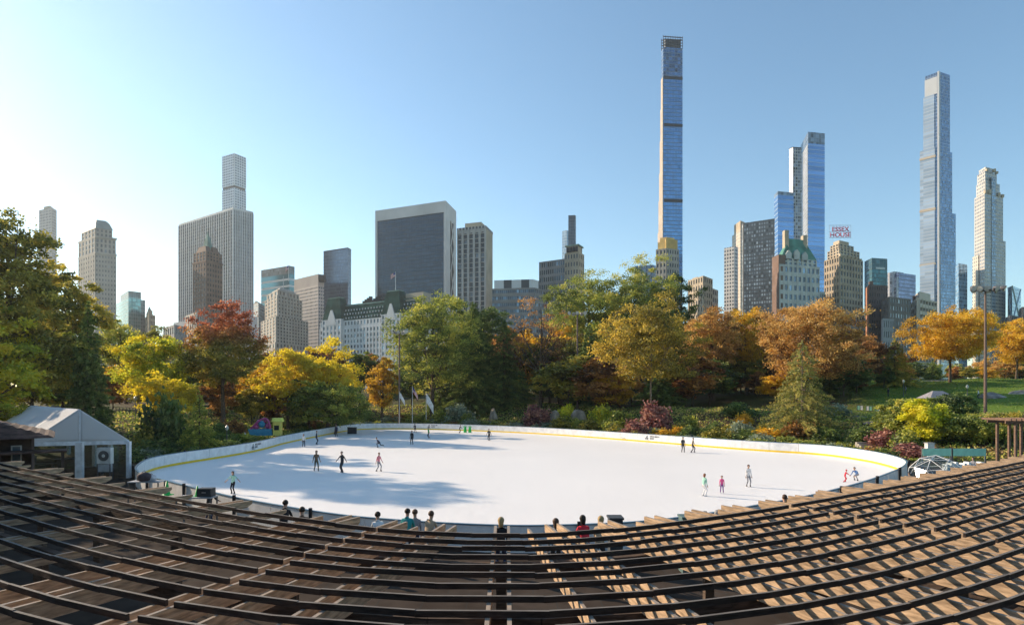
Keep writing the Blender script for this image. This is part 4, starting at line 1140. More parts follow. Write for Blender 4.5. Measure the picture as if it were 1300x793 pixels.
# 16 low wide banded
b = Bld('low wide office block with dark and white rooftop panels right of the arched-bay tower', (625, 366.4), (678, 365), (690, 368), 470, 'office_block', 'building')
b.relief(GROUND_Z, b.H0, nu=(22, 5), nv=16, pier=.12, span=.5, wall=GREYST, glass=WGB)
b.tier('rooftop_screen', facade('fac_screen', (.62, .62, .62), (.03, .035, .045), 14, 60, .55, 0, .2, .3, .1), b.H0, b.z(354), .05, .98, .1, .8); b.done()
# 17 grey block with tan tower
b = Bld('grey apartment block with a tan tower at its right end, before the slim near-black skyscraper', (684.5, 328), (734.5, 321), (741, 325), 520, 'apartment_block', 'apartment block')
zt = b.z(326)
b.relief(GROUND_Z, zt, .34, 1, .02, .98, nu=(12, 3), nv=18, pier=.4, span=.4, wall=GREYST, glass=WGB)
b.tier('dark_slot', MECH, b.z(440), zt - .5, .73, .79, -.01, .3)
b.relief(GROUND_Z, b.z(319.5), 0, .34, 0, 1, nu=(5, 3), nv=18, pier=.5, span=.45, wall=LIMEW, glass=WG, name='tower_wall')
b.tier('loggia', LIMEW, b.z(319.5), b.z(311), .03, .31, .05, .95); 
for k in range(4):
    a = .05 + k * .075; q = b.pt(a, .03); m = MB(); m.box(q.x - 1.1, q.x + 1.1, q.y - 1.3, q.y + .3, b.z(318.5), b.z(312.5)); m.build('loggia_opening', MECH, b.T, origin=b.o)
b.tier('loggia_roof', COPL, b.z(311), b.z(309.4), 0, .34, 0, 1, bottom=True); b.done()
# 18 slim dark tower
b = Bld('slim near-black skyscraper standing behind the tan-topped apartment block', (721.5, 273.3), (730, 273), (731.2, 274), 760)
b.tier('wall', facade('fac_slim', (.06, .07, .085), (.07, .09, .115), 2, 3.8, .2, .2, .5, .12, .4), GROUND_Z, b.H0)
b = Bld('narrow pale blue glass tower tight against the slim near-black skyscraper', (713.7, 293.5), (719.5, 292), (722, 293.2), 800)
b.tier('wall', facade('fac_slimpale', (.22, .28, .32), (.26, .34, .40), 2, 3.8, .12, .2, .5, .12, .2), GROUND_Z, b.H0)
b = Bld('low blue-grey office slab left of the golden-topped hotel', (806, 337.5), (829, 336), (834, 338), 620, 'office_slab', 'building')
b.tier('wall', facade('fac_lowblue', (.2, .23, .27), (.10, .15, .21), 2.4, 3.8, .25, .25, .5, .12), GROUND_Z, b.H0)
# 19 pencil tower
b = Bld('pencil-thin blue glass supertall with a cream stone left edge, tallest building of all', (833.5, 62), (842, 43.8), (866.5, 45.5), 690)
blue = facade('fac_pencil', (.10, .17, .26), (.11, .24, .40), 3.4, 4.3, .06, .18, .85, .12, .14)
cream = plain('terracotta_cream', (.37, .30, .235), .6, noise=.08, scale=.1)
ht = b.z(98)
steps = [(98, .26), (135, .34), (175, .43), (215, .52), (250, .62), (290, .74), (325, .9)]
b.tier('glass_shaft', blue, GROUND_Z, ht, 0, .26, 0, 1)
for i, (y, a) in enumerate(steps):
    b.tier('terracotta_side', cream, GROUND_Z, b.z(y), (steps[i - 1][1] if i else 0) + .002, a, -.03, .04 if i == 0 else .9)
for y in (98, 158, 254): b.tier('mechanical_floor', MECH, b.z(y + 2.2), b.z(y - 1.6), -.01, .24, .04, 1.004, bottom=True)
b.tier('crown_glass', facade('fac_pencil_top', (.14, .19, .26), (.07, .14, .24), 3.4, 4.3, .12, .2, .8, .1, .7), ht, b.z(60), 0, .26, 0, 1)
m = MB()
for k in range(9):
    f = k / 8; q = b.pt(0, f); m.box(q.x - .25, q.x + .25, q.y - .25, q.y + .25, b.z(60), b.z(45)); q = b.pt(.26, f); m.box(q.x - .25, q.x + .25, q.y - .25, q.y + .25, b.z(60), b.z(45))
for y in (57, 53.5, 50, 46.5):
    for aa in (0, .26):
        m.obox(b.pt(aa, 0), b.pt(aa, 1), .5, b.z(y) - .4, b.z(y) + .4)
m.build('open_crown_frame', MECH, b.T, origin=b.o)
b.tier('crown_core', facade('fac_crown_core', (.12, .14, .17), (.04, .05, .07), 2.5, 4, .4, .3, .3), b.z(60), b.z(48), .05, .22, .12, .9)
m = MB(); q = b.pt(.3, .85); m.tube([(q.x - 14, q.y, b.z(44.2)), (q.x + 5, q.y, b.z(43.6))], .45, 5); m.tube([(q.x - 2, q.y, b.z(48)), (q.x - 2, q.y, b.z(43))], .5, 5); m.build('roof_crane', MECH, b.T, origin=b.o)
# 20 golden top hotel
b = Bld('stone hotel with a glowing golden top at the foot of the pencil-thin supertall', (833, 317), (846, 315), (861.5, 317), 470, 'golden_topped_hotel', 'hotel')
b.relief(GROUND_Z, b.H0, nu=(3, 5), nv=22, pier=.5, span=.45, wall=LIME, glass=WG)
gold = plain('gold_brick', (.62, .42, .14), .5, noise=.1, scale=.2)
b.tier('gold_crown', plain('gold_brick', (.62, .42, .14), .5), b.H0, b.z(306), .1, .9, .06, .92); b.tier('gold_crown', gold, b.z(306), b.z(300), .16, .84, .14, .84, shrink=.9)
for k in range(5):
    q = b.pt(0.08, .1 + k * .19); m = MB(); m.box(q.x - .9, q.x + .9, q.y - .9, q.y + .9, b.H0, b.z(303)); m.build('gold_pier', gold, b.T, origin=b.o)
b.done()
# 21
b = Bld('stepped cream apartment house with roof tanks right of the golden-topped hotel', (874, 356), (893, 350), (911, 357), 480, 'stepped_apartment_house', 'apartment block')
b.relief(GROUND_Z, b.H0, .0, 1, 0, .6, nu=(6, 4), nv=16, pier=.5, wall=LIMEW, glass=WG); b.relief(GROUND_Z, b.z(362), .0, .9, .605, 1, nu=(3, 3), nv=14, wall=LIME, glass=WG, name='low_wing', faces='LR')
b.tier('roof_house', LIMEW, b.H0, b.z(347.5), .5, .85, .1, .5); b.done()
# 22-23
b = Bld('narrow tower of pale and dark stripes left of the tan-edged tower', (919.3, 315), (932, 312.6), (937, 314), 560)
b.tier('wall', facade('fac_stripe23', (.56, .53, .5), (.10, .11, .12), 2.6, 3.4, .4, .42, .2), GROUND_Z, b.H0)
b = Bld('tan stone tower with a rounded corner beside the dark gridded slab', (929.5, 288), (940, 280), (950, 284), 640)
b.tier('wall', facade('fac_tan23', (.50, .42, .33), (.25, .23, .21), 3.5, 3.5, .6, .5, .2), GROUND_Z, b.z(292)); b.tier('upper_wall', LIMEW, b.z(292), b.H0, .0, .75, 0, .9)
b = Bld('wide dark grey gridded slab left of the blue glass tower cluster', (942, 284), (943.5, 283.2), (983.5, 277.3), 520)
b.tier('wall', facade('fac_grid22', (.085, .09, .095), (.22, .23, .24), 2.0, 3.2, .42, .4, .3, .25, .7), GROUND_Z, wz(283.2, 520), topmi=0)
# 24 One57 cluster
def cluster():
    bl = facade('fac_157', (.38, .46, .56), (.12, .215, .37), 60, 4.2, .0, .12, .65, .12, .22, blotch=.35); sp = facade('fac_157side', (.46, .46, .45), (.09, .11, .15), 2.5, 3.2, .25, .25, .2, .3, 1.0)
    b = Bld('tall rippling blue glass tower with a speckled left flank, highest of the blue trio', (1016.5, 185), (1026, 167.3), (1047, 169.5), 600)
    b.tier('wall', bl, GROUND_Z, b.z(182), -.0, 1, 0, 1); b.tier('speckled_flank', sp, GROUND_Z, b.z(182), .03, 1.005, -.02, .5)
    b.tier('dark_crown', facade('fac_157top', (.17, .2, .23), (.14, .17, .2), 3, 4, .1, .1, .4), b.z(182), b.H0)
    b = Bld('middle speckled glass tower of the blue trio', (1002, 190), (1006.5, 187.8), (1017.5, 188.5), 590)
    b.tier('wall', sp, GROUND_Z, b.H0); b.tier('crown', MECH, b.H0, b.z(186.5), 0, 1, 0, 1)
    b = Bld('lowest blue glass tower of the trio, beside the dark gridded slab', (982.7, 248), (987.5, 242.8), (1007.5, 244.5), 560)
    b.tier('wall', bl, GROUND_Z, b.z(247)); b.tier('crown', facade('fac_157top', (.17, .2, .23), (.14, .17, .2)), b.z(247), b.H0)
cluster()
# 25 green-roofed hotel
b = Bld('white brick hotel with a steep green copper roof and twin chimneys', (981, 326), (989, 322), (1040, 327), 440, 'copper_roofed_hotel', 'hotel')
wb = plain('hotel_white_brick', (.47, .48, .46), .75, noise=.1, scale=.15)
zE = b.z(326)
b.relief(GROUND_Z, b.z(335), 0, 1, 0, 1, nu=(4, 9), nv=14, pier=.45, span=.45, wall=wb, glass=WGB)
b.relief(b.z(335), zE, .05, .95, .1, .94, nu=(3, 7), nv=2, pier=.45, wall=wb, glass=WGB, name='upper_wall')
b.tier('brown_flank', BRN, GROUND_Z, b.z(323), -.03, 1.02, -.015, .15)
b.relief(GROUND_Z, b.z(366), .1, 1, 1.003, 1.16, nu=(2, 3), nv=9, wall=wb, glass=WGB, name='side_wing', faces='R')
b.tier('copper_roof', COPPER, zE, b.z(299), .04, .96, .06, .95, shrink=(.15, .42)); 
for k, (bb, y) in enumerate(((.22, 317), (.42, 315), (.62, 317))): 
    q = b.pt(.08, bb); m = MB(); m.prism([(q.x - 2.1, q.y - 2.2), (q.x + 2.1, q.y - 2.2), (q.x + 2.1, q.y + 3), (q.x - 2.1, q.y + 3)], zE - 1, b.z(y + 4)); 
    m.prism([(q.x - 2.1, q.y - 2.2), (q.x + 2.1, q.y - 2.2), (q.x + 2.1, q.y + 3), (q.x - 2.1, q.y + 3)], b.z(y + 4), b.z(y), poly2=[(q.x - .3, q.y - 2.5), (q.x + .3, q.y - 2.5), (q.x + .3, q.y + 4), (q.x - .3, q.y + 4)]); m.build('stone_dormer', wb, b.T, origin=b.o)
for bb, y in ((.24, 289), (.70, 293)):
    q = b.pt(.5, bb); m = MB(); m.box(q.x - 1.5, q.x + 1.5, q.y - 2, q.y + 2, zE, b.z(y)); m.build('chimney', LIMEW, b.T, origin=b.o)
b.done()
# 26 stepped tower with the red roof sign
b = Bld('stepped tan stone hotel tower carrying the red roof sign', (1047, 331), (1066, 325), (1094.8, 331), 450, 'stepped_hotel', 'hotel')
b.relief(GROUND_Z, b.H0, 0, 1, 0, 1, nu=(6, 8), nv=20, pier=.45, span=.4, wall=plain('tan_brick', (.33, .27, .2), .8, noise=.12, scale=.1), glass=WG)
TB = MATS['tan_brick']
b.relief(b.H0, b.z(314), .08, .86, .05, .9, nu=(4, 6), nv=3, wall=LIMEW, glass=WG, name='first_setback'); b.relief(b.z(314), b.z(307), .2, .75, .1, .72, nu=(3, 4), nv=2, wall=LIMEW, glass=WG, name='second_setback')
b.tier('sign_block', LIMEW, b.z(307), b.z(301.5), .3, .7, .18, .6)
b.relief(GROUND_Z, b.z(396), -.16, -.003, .1, .95, nu=(2, 7), nv=5, wall=GREYST, glass=WG, name='front_wing', faces='R')
for k in range(6):
    q = b.pt(.02, .06 + k * .17); m = MB(); m.box(q.x - 1, q.x + 1, q.y - 1, q.y + 1, b.H0, b.z(323.2 if k % 2 else 321.5)); m.build('pinnacle', LIMEW, b.T, origin=b.o)
b.done()
D_ = 446; x_ = wx(1067, D_); T = thing('roof_sign', 'red ESSEX HOUSE lettering on a steel frame atop the stepped tan hotel', 'sign', (x_, D_, wz(301.5, D_)))
red = plain('sign_red', (.62, .04, .07), .5)
for j, w in enumerate(('ESSEX', 'HOUSE')):
    me = text_mesh(w, 4.7, .16); me.materials.clear(); me.materials.append(red); o = inst(me, 'lettering', T, (0, 0, 4.6 - j * 4.1)); o.rotation_euler = (R(90), 0, R(-4))
m = MB()
for k in range(7): m.tube([(-8 + k * 2.67, .5, -.5), (-8 + k * 2.67, .5, 9.4)], .1, 4)
for z in (0, 4.6, 9.2): m.tube([(-8.2, .5, z), (8.2, .5, z)], .12, 4)
m.build('steel_frame', STEEL, T)
# 27..30
b = Bld('dark teal glass hotel with a pale rooftop band right of the stepped tan tower', (1097.5, 332), (1107, 327.2), (1126.5, 328.6), 520)
b.tier('wall', facade('fac_teal27', (.03, .07, .075), (.03, .10, .11), 2.2, 3.6, .15, .15, .5, .1, .4), GROUND_Z, b.z(341)); b.tier('crown', facade('fac_teal27b', (.05, .10, .11), (.035, .075, .08), 4, 4, .1, .1, .5, .1, .3), b.z(341), b.H0)
b.tier('pale_band', plain('pale_band', (.5, .55, .55), .6), b.z(341), b.z(338.6), -.01, .5, .25, .85, bottom=True)
b = Bld('brown brick apartment tower with a sunlit red-brown left edge', (1099.5, 365), (1103, 361), (1126, 362.5), 470, 'brick_apartment_tower', 'apartment block')
b.relief(GROUND_Z, b.H0, nu=(1, 8), nv=16, pier=.55, span=.5, wall=plain('brown_brick2', (.12, .09, .08), .85, noise=.1, scale=.1), glass=WG, faces='R')
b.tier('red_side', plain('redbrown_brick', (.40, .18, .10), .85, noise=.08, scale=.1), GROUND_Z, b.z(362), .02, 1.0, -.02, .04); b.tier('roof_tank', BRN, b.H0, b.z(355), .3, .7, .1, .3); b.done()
b = Bld('blue-violet glass office tower with a stepped pale left side', (1128, 349), (1141, 346), (1162.5, 349), 600)
vi = facade('fac_violet', (.13, .14, .20), (.15, .17, .27), 2.5, 3.8, .12, .2, .6, .1, .2); vl = facade('fac_violetl', (.42, .43, .46), (.12, .13, .17), 5, 3.8, .35, .1, .4, .2)
b.tier('wall', vi, GROUND_Z, b.H0, topmi=0); b.tier('stepped_side', vl, GROUND_Z, b.z(343.5), .35, 1.02, -.05, .5); b.tier('step', vl, GROUND_Z, b.z(352), .0, .35, -.12, -.003)
b = Bld('stone apartment block with a grid of bright windows in front of the violet office tower', (1119.5, 382), (1129, 376.5), (1155.5, 379.5), 440, 'gridded_apartment_block', 'apartment block')
b.relief(GROUND_Z, b.H0, nu=(4, 8), nv=13, pier=.4, span=.45, wall=plain('dull_stone', (.17, .155, .145), .85, noise=.1, scale=.1), glass=window_glass('window_pale', (.22, .25, .27), .2, .1)); b.done()
b = Bld('plain low grey block below the gridded bright-window apartment block', (1118.8, 406), (1120.5, 404), (1134.5, 405), 410, 'grey_block', 'building')
b.relief(GROUND_Z, b.H0, nu=(1, 5), nv=7, pier=.6, wall=plain('mid_grey', (.26, .27, .29), .8, noise=.06), glass=WG, faces='R'); b.done()
# 31 tallest glass tower on the right
b = Bld('tallest pale blue glass tower with a sunlit white left face, right part of the skyline', (1173.6, 97.5), (1192, 91), (1206, 95.5), 780)
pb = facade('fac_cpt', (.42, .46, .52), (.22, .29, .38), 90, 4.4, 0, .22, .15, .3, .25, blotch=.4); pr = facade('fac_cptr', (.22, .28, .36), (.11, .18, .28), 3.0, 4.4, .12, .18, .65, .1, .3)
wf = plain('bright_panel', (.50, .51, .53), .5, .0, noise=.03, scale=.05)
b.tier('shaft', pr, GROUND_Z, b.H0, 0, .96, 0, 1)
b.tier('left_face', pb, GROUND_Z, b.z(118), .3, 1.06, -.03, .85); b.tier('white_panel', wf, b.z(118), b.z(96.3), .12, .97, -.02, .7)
b.tier('steel_fin', wf, GROUND_Z, b.z(90.5), -.03, .08, -.04, .07)
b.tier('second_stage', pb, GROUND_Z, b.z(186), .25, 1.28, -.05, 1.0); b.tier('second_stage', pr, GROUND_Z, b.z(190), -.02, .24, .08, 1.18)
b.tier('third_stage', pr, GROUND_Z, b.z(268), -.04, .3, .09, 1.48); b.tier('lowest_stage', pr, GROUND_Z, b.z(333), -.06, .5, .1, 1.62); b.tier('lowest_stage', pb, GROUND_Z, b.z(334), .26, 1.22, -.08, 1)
for y in (196, 263, 333): b.tier('mechanical_band', plain('band_tan', (.45, .38, .3), .6), b.z(y + 2.5), b.z(y - .5), .2, 1.3, -.07, .9, bottom=True)
b = Bld('short blue glass block tucked behind the right foot of the tallest pale glass tower', (1213, 337), (1217, 334), (1228, 336), 640)
b.tier('wall', facade('fac_blue32', (.24, .32, .4), (.16, .28, .42), 2.5, 4, .12, .15, .6), GROUND_Z, b.H0)
b = Bld('cream balconied apartment block at the left foot of the tallest pale glass tower', (1157.5, 385), (1166, 378), (1187.5, 383), 450, 'balconied_apartment_block', 'apartment block')
cr = plain('cream_band', (.52, .46, .38), .75, noise=.05)
b.relief(GROUND_Z, b.H0, nu=(3, 6), nv=13, pier=.15, span=.5, wall=cr, glass=WG, dep=1.2); b.tier('roof_house', cr, b.H0, b.z(368.5), .1, .7, .1, .75); b.tier('dark_roof_tank', BRN, b.H0, b.z(369.5), .72, .9, .0, .2); b.done()
# 34 limestone supertall
b = Bld('slender cream limestone tower with a sunlit left side near the right edge', (1237, 220), (1250, 212), (1273.5, 219), 640)
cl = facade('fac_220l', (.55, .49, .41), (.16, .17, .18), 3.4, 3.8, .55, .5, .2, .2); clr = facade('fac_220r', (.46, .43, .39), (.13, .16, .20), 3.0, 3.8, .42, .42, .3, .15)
def cy(name, y, a0, a1, b0, b1, mat=clr, y0=None):
    b.tier(name, mat, GROUND_Z if y0 is None else b.z(y0), b.z(y), a0, a1, b0, b1)
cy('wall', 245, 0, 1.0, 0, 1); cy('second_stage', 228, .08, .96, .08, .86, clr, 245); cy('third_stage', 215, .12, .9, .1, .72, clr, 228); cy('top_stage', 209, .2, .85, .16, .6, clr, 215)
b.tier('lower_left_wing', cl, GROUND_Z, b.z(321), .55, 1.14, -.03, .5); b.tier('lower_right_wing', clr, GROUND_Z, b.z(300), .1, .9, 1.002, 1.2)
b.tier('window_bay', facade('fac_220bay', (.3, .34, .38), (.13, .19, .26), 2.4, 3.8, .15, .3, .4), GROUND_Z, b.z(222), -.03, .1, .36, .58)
for k in range(7):
    q = b.pt(.0 + (.12 if k > 4 else 0), (.06, .25, .75, .95, .5, .2, .7)[k]); m = MB(); m.box(q.x - 1.3, q.x + 1.3, q.y - 1.2, q.y + 1.2, b.z((245, 245, 245, 245, 215, 215, 215)[k]), b.z((241, 239, 240, 241, 211, 212, 212)[k])); m.build('pinnacle', LIMEW, b.T, origin=b.o)
# 35 diagrid
b = Bld('faceted blue glass tower with diagonal ribs at the right edge', (1279.3, 365), (1285, 362.5), (1296, 367), 640)
b.tier('wall', facade('fac_dia', (.25, .38, .48), (.16, .30, .42), 3, 4, .1, .12, .6, .1, .3), GROUND_Z, b.H0)
m = MB()
for f0, f1 in ((b.pt(1, -.01), b.pt(0, -.01)), (b.pt(-.01, 0), b.pt(-.01, 1))):
    z = b.H0; 
    while z > 30:
        m.tube([(f0.x, f0.y - .2, z), ((f0.x + f1.x) / 2, (f0.y + f1.y) / 2 - .2, z - 20), (f1.x, f1.y - .2, z)], .45, 4); m.tube([(f0.x, f0.y - .2, z - 40), ((f0.x + f1.x) / 2, (f0.y + f1.y) / 2 - .2, z - 20), (f1.x, f1.y - .2, z - 40)], .45, 4); z -= 40
m.build('diagonal_rib', plain('rib_pale', (.5, .56, .6), .4, .4), b.T, origin=b.o)
b = Bld('dark low building cut off by the right edge of the picture', (1294, 393), (1298, 389.5), (1320, 392), 520, 'low_building', 'building')
b.relief(GROUND_Z, b.H0, nu=(2, 6), nv=9, wall=plain('dark_stone', (.06, .065, .075), .7), glass=WG); b.done()
b = Bld('low dark glass building right of the cream limestone tower', (1276, 404), (1283, 400), (1300, 403), 470, 'low_building', 'building')
b.relief(GROUND_Z, b.H0, nu=(3, 7), nv=8, wall=plain('dark_stone', (.06, .065, .075), .7), glass=WGB); b.done()
# flag on the domed tower
pf = (wx(366.5, 524), 524)
flag('flagpole with a striped flag on top of the domed limestone tower', pf[0], pf[1], wz(357, 524), wz(336.5, 524), 'us', .25, 3.6, 3.6, .6, -1)

# ------------------------------------------------------------------ park furniture
STEELG = plain('pole_brown', (.16, .11, .09), .6, .2, noise=.05); LAMPM = plain('lamp_housing', (.10, .10, .11), .5, .3); GLS = plain('lamp_lens', (.6, .6, .58), .2)
def light_pole(px, ytop, ybase_hint, D, label, nl=8, arm=1.7):
    x = wx(px, D); z = gz(x, D); zt = wz(ytop, D); H = zt - z
    T = thing('light_pole', label, 'light pole', (x, D, z))
    m = MB(); m.tube([(0, 0, -.3), (0, 0, H)], [H * .0125, H * .007], 10); m.build('pole', STEELG, T)
    m = MB(); m.tube([(-arm, 0, H - .3), (arm, 0, H - .3)], .07, 6); m.tube([(0, -arm * .5, H - .3), (0, arm * .5, H - .3)], .07, 6); m.lathe([(.0, -.2), (.38, -.12), (.38, .0), (0, .1)], (0, 0, H - .25), 10); m.build('crossarm', LAMPM, T)
    for k in range(nl):
        a = -arm + 2 * arm * k / (nl - 1); y = (.35 if k % 2 else -.35)
        m = MB(); m.lathe([(.08, -.3), (.24, -.15), (.42, .3), (.42, .36)], (0, 0, 0), 10); m.face([(.41 * math.cos(t * .628), .41 * math.sin(t * .628), .355) for t in range(10)], None, 1)
        o = m.build('floodlight', [LAMPM, GLS], T); o.location = (a, y, H - .12 + (.0 if k % 2 else .15)); o.rotation_euler = (R(118), 0, R(rb.uniform(-50, 50)))
light_pole(1251, 366, 525, 84, 'tall floodlight pole with a cluster of lamps at the right, beside the evergreen clump', 9, 2.1)
light_pole(733, 397, 500, 128, 'floodlight pole in the middle of the wood, right of the nearly bare tree', 5, 1.6)
light_pole(507, 421, 525, 124, 'floodlight pole half hidden by the big dense green tree, left of the white flag', 5, 1.2)
for px, D, yt, lab, kd in ((507, 118, 497, 'leftmost of three flagpoles behind the far boards, flag hanging limp', 'plain'), (523.5, 118.5, 490, 'middle and tallest of three flagpoles behind the far boards', 'us'), (541, 119, 499, 'flagpole with a plain white flag behind the far boards', 'plain')):
    x = wx(px, D); y = D + 5; x = wx(px, y); z = gz(x, y); flag(lab, x, y, z, wz(yt, y), kd, .07, 2.6 if px > 540 else 1.9, 1.9 if px > 540 else 1.1, .9)

# white frame tent
def tent():
    zE, zR = 3.15, 5.75
    A = Vector((wx(163.5, 50), 50)); B_ = Vector((wx(100, 47.5) - 3.1, 47.0)); 
    B_ = Vector((A.x - 6.6, A.y - 2.2)); back = Vector((-.72, .69)).normalized() * 24
    apex = (A + B_) / 2
    T = thing('frame_tent', 'white frame tent with clear side walls at the left, beside the end of the rink', 'tent', (apex.x, apex.y, 0))
    og = (apex.x, apex.y, 0)
    fab = bpy.data.materials.new('tent_vinyl'); fab.use_nodes = True; nt = fab.node_tree; nt.nodes.clear()
    d = N(nt, 'ShaderNodeBsdfDiffuse'); tr = N(nt, 'ShaderNodeBsdfTranslucent'); mx = N(nt, 'ShaderNodeMixShader'); o_ = N(nt, 'ShaderNodeOutputMaterial')
    d.inputs[0].default_value = (.86, .87, .88, 1); tr.inputs[0].default_value = (.85, .85, .85, 1); mx.inputs[0].default_value = .42
    nt.links.new(d.outputs[0], mx.inputs[1]); nt.links.new(tr.outputs[0], mx.inputs[2]); nt.links.new(mx.outputs[0], o_.inputs[0])
    def quad(name, P0, P1, P2, P3, nu=14, nv=10, sag=.10, wr=.012):
        m = MB()
        def pt(u, v):
            p = Vector(P0).lerp(Vector(P1), u).lerp(Vector(P3).lerp(Vector(P2), u), v)
            s_ = math.sin(math.pi * u) * math.sin(math.pi * v); p.z -= sag * s_
            n = (Vector(P1) - Vector(P0)).cross(Vector(P3) - Vector(P0)).normalized()
            return p + n * (wr * math.sin(v * 9 + u * 2 + math.sin(u * 5) * 1.5) * math.sin(math.pi * u))
        for i in range(nu):
            for j in range(nv):
                m.face([pt(i / nu, j / nv), pt((i + 1) / nu, j / nv), pt((i + 1) / nu, (j + 1) / nv), pt(i / nu, (j + 1) / nv)])
        o = m.build(name, fab, T, smooth=True, origin=og); sm = o.modifiers.new('t', 'SOLIDIFY'); sm.thickness = .02; return o
    v3 = lambda p, z: (p.x, p.y, z)
    nb = 4
    for k in range(nb):
        f0, f1 = back * (k / nb), back * ((k + 1) / nb)
        quad('roof_panel', v3(B_ + f0, zE), v3(B_ + f1, zE), v3(apex + f1, zR), v3(apex + f0, zR)); quad('roof_panel', v3(A + f0, zE), v3(A + f1, zE), v3(apex + f1, zR), v3(apex + f0, zR))
    for e in (Vector((0, 0)), back): 
        quad('gable_panel', v3(B_ + e, zE), v3(apex + e, zE), v3(apex + e, zR), v3(B_ + e, zE + .02), sag=0, wr=0); quad('gable_panel', v3(A + e, zE), v3(apex + e, zE), v3(apex + e, zR), v3(A + e, zE + .02), sag=0, wr=0)
    wh = plain('tent_frame_white', (.75, .76, .78), .4)
    for e0, e1 in ((B_, A), (A, A + back), (B_, B_ + back), (B_ + back, A + back)):
        m = MB(); m.obox(e0, e1, .06, zE - .32, zE + .0); m.build('valance', wh, T, origin=og)
    for k in range(nb + 1):
        for q in (A, B_):
            p = q + back * (k / nb); m = MB(); m.box(p.x - .14, p.x + .14, p.y - .14, p.y + .14, 0, zE - .1); m.build('leg', wh, T, origin=og)
    m = MB(); m.box(apex.x - .3, apex.x + .3, apex.y - .14, apex.y + .1, 0, zE - .1); m.build('leg', wh, T, origin=og)
    m = MB(); m.tube([v3(apex, zE), v3(apex, zR)], .06, 6); m.build('gable_strut', wh, T, origin=og)
    cl = bpy.data.materials.new('clear_vinyl'); cl.use_nodes = True; nt = cl.node_tree; nt.nodes.clear()
    g = N(nt, 'ShaderNodeBsdfGlossy'); g.inputs['Roughness'].default_value = .2; g.inputs['Color'].default_value = (.7, .75, .75, 1); t2 = N(nt, 'ShaderNodeBsdfTransparent'); t2.inputs[0].default_value = (.8, .85, .84, 1)
    mx = N(nt, 'ShaderNodeMixShader'); mx.inputs[0].default_value = .14; o_ = N(nt, 'ShaderNodeOutputMaterial')
    nt.links.new(t2.outputs[0], mx.inputs[1]); nt.links.new(g.outputs[0], mx.inputs[2]); nt.links.new(mx.outputs[0], o_.inputs[0]); MATS['clear_vinyl'] = cl
    for e0, e1 in ((B_, A), (A, A + back), (B_, B_ + back)):
        m = MB(); m.obox(e0, e1, .02, .1, zE - .33); m.build('clear_side_wall', cl, T, origin=og)
    # heat pump outside the tent front
    p = A + (B_ - A) * .2 + Vector((.2, -.8)); T2 = thing('heat_pump', 'white outdoor fan unit on a stand in front of the right tent bay', 'heat pump', (p.x, p.y, 0))
    m = MB(); m.box(-.55, .55, -.2, .2, 1.35, 2.65); m.build('casing', plain('unit_white', (.62, .62, .6), .5), T2)
    m = MB(); m.tube([(0, -.2, 2.0), (0, -.24, 2.0)], [.42, .42], 18); m.build('fan_grille', plain('grille_dark', (.10, .10, .10), .6), T2)
    m = MB(); m.tube([(0, -.24, 2.0), (0, -.27, 2.0)], [.14, .1], 12); m.build('fan_hub', plain('unit_white', (.62, .62, .6)), T2)
    m = MB()
    for sx in (-.5, .5):
        for sy in (-.17, .17): m.box(sx - .03, sx + .03, sy - .03, sy + .03, 0, 1.35)
    m.box(-.5, .5, -.17, .17, .65, .7); m.build('stand', LAMPM, T2)
    m = MB(); m.box(-.5, .5, -.18, .18, .7, 1.3); m.build('lower_unit', plain('unit_grey', (.4, .41, .42), .5), T2)
    # tables seen through the clear walls
    for k in range(4):
        q = apex + (B_ - apex) * (.4 * (1 if k % 2 else -1)) + back * (.12 + .2 * k); T3 = thing('picnic_table', 'dark table standing inside the white tent, seen through its clear wall', 'table', (q.x, q.y, 0), .3, 'tables inside the tent')
        m = MB(); m.box(-1, 1, -.4, .4, .72, .77); m.build('table_top', MATS['lamp_housing'], T3)
        for sx in (-.8, .8): m = MB(); m.box(sx - .04, sx + .04, -.3, .3, 0, .72); m.build('leg', LAMPM, T3)
tent()

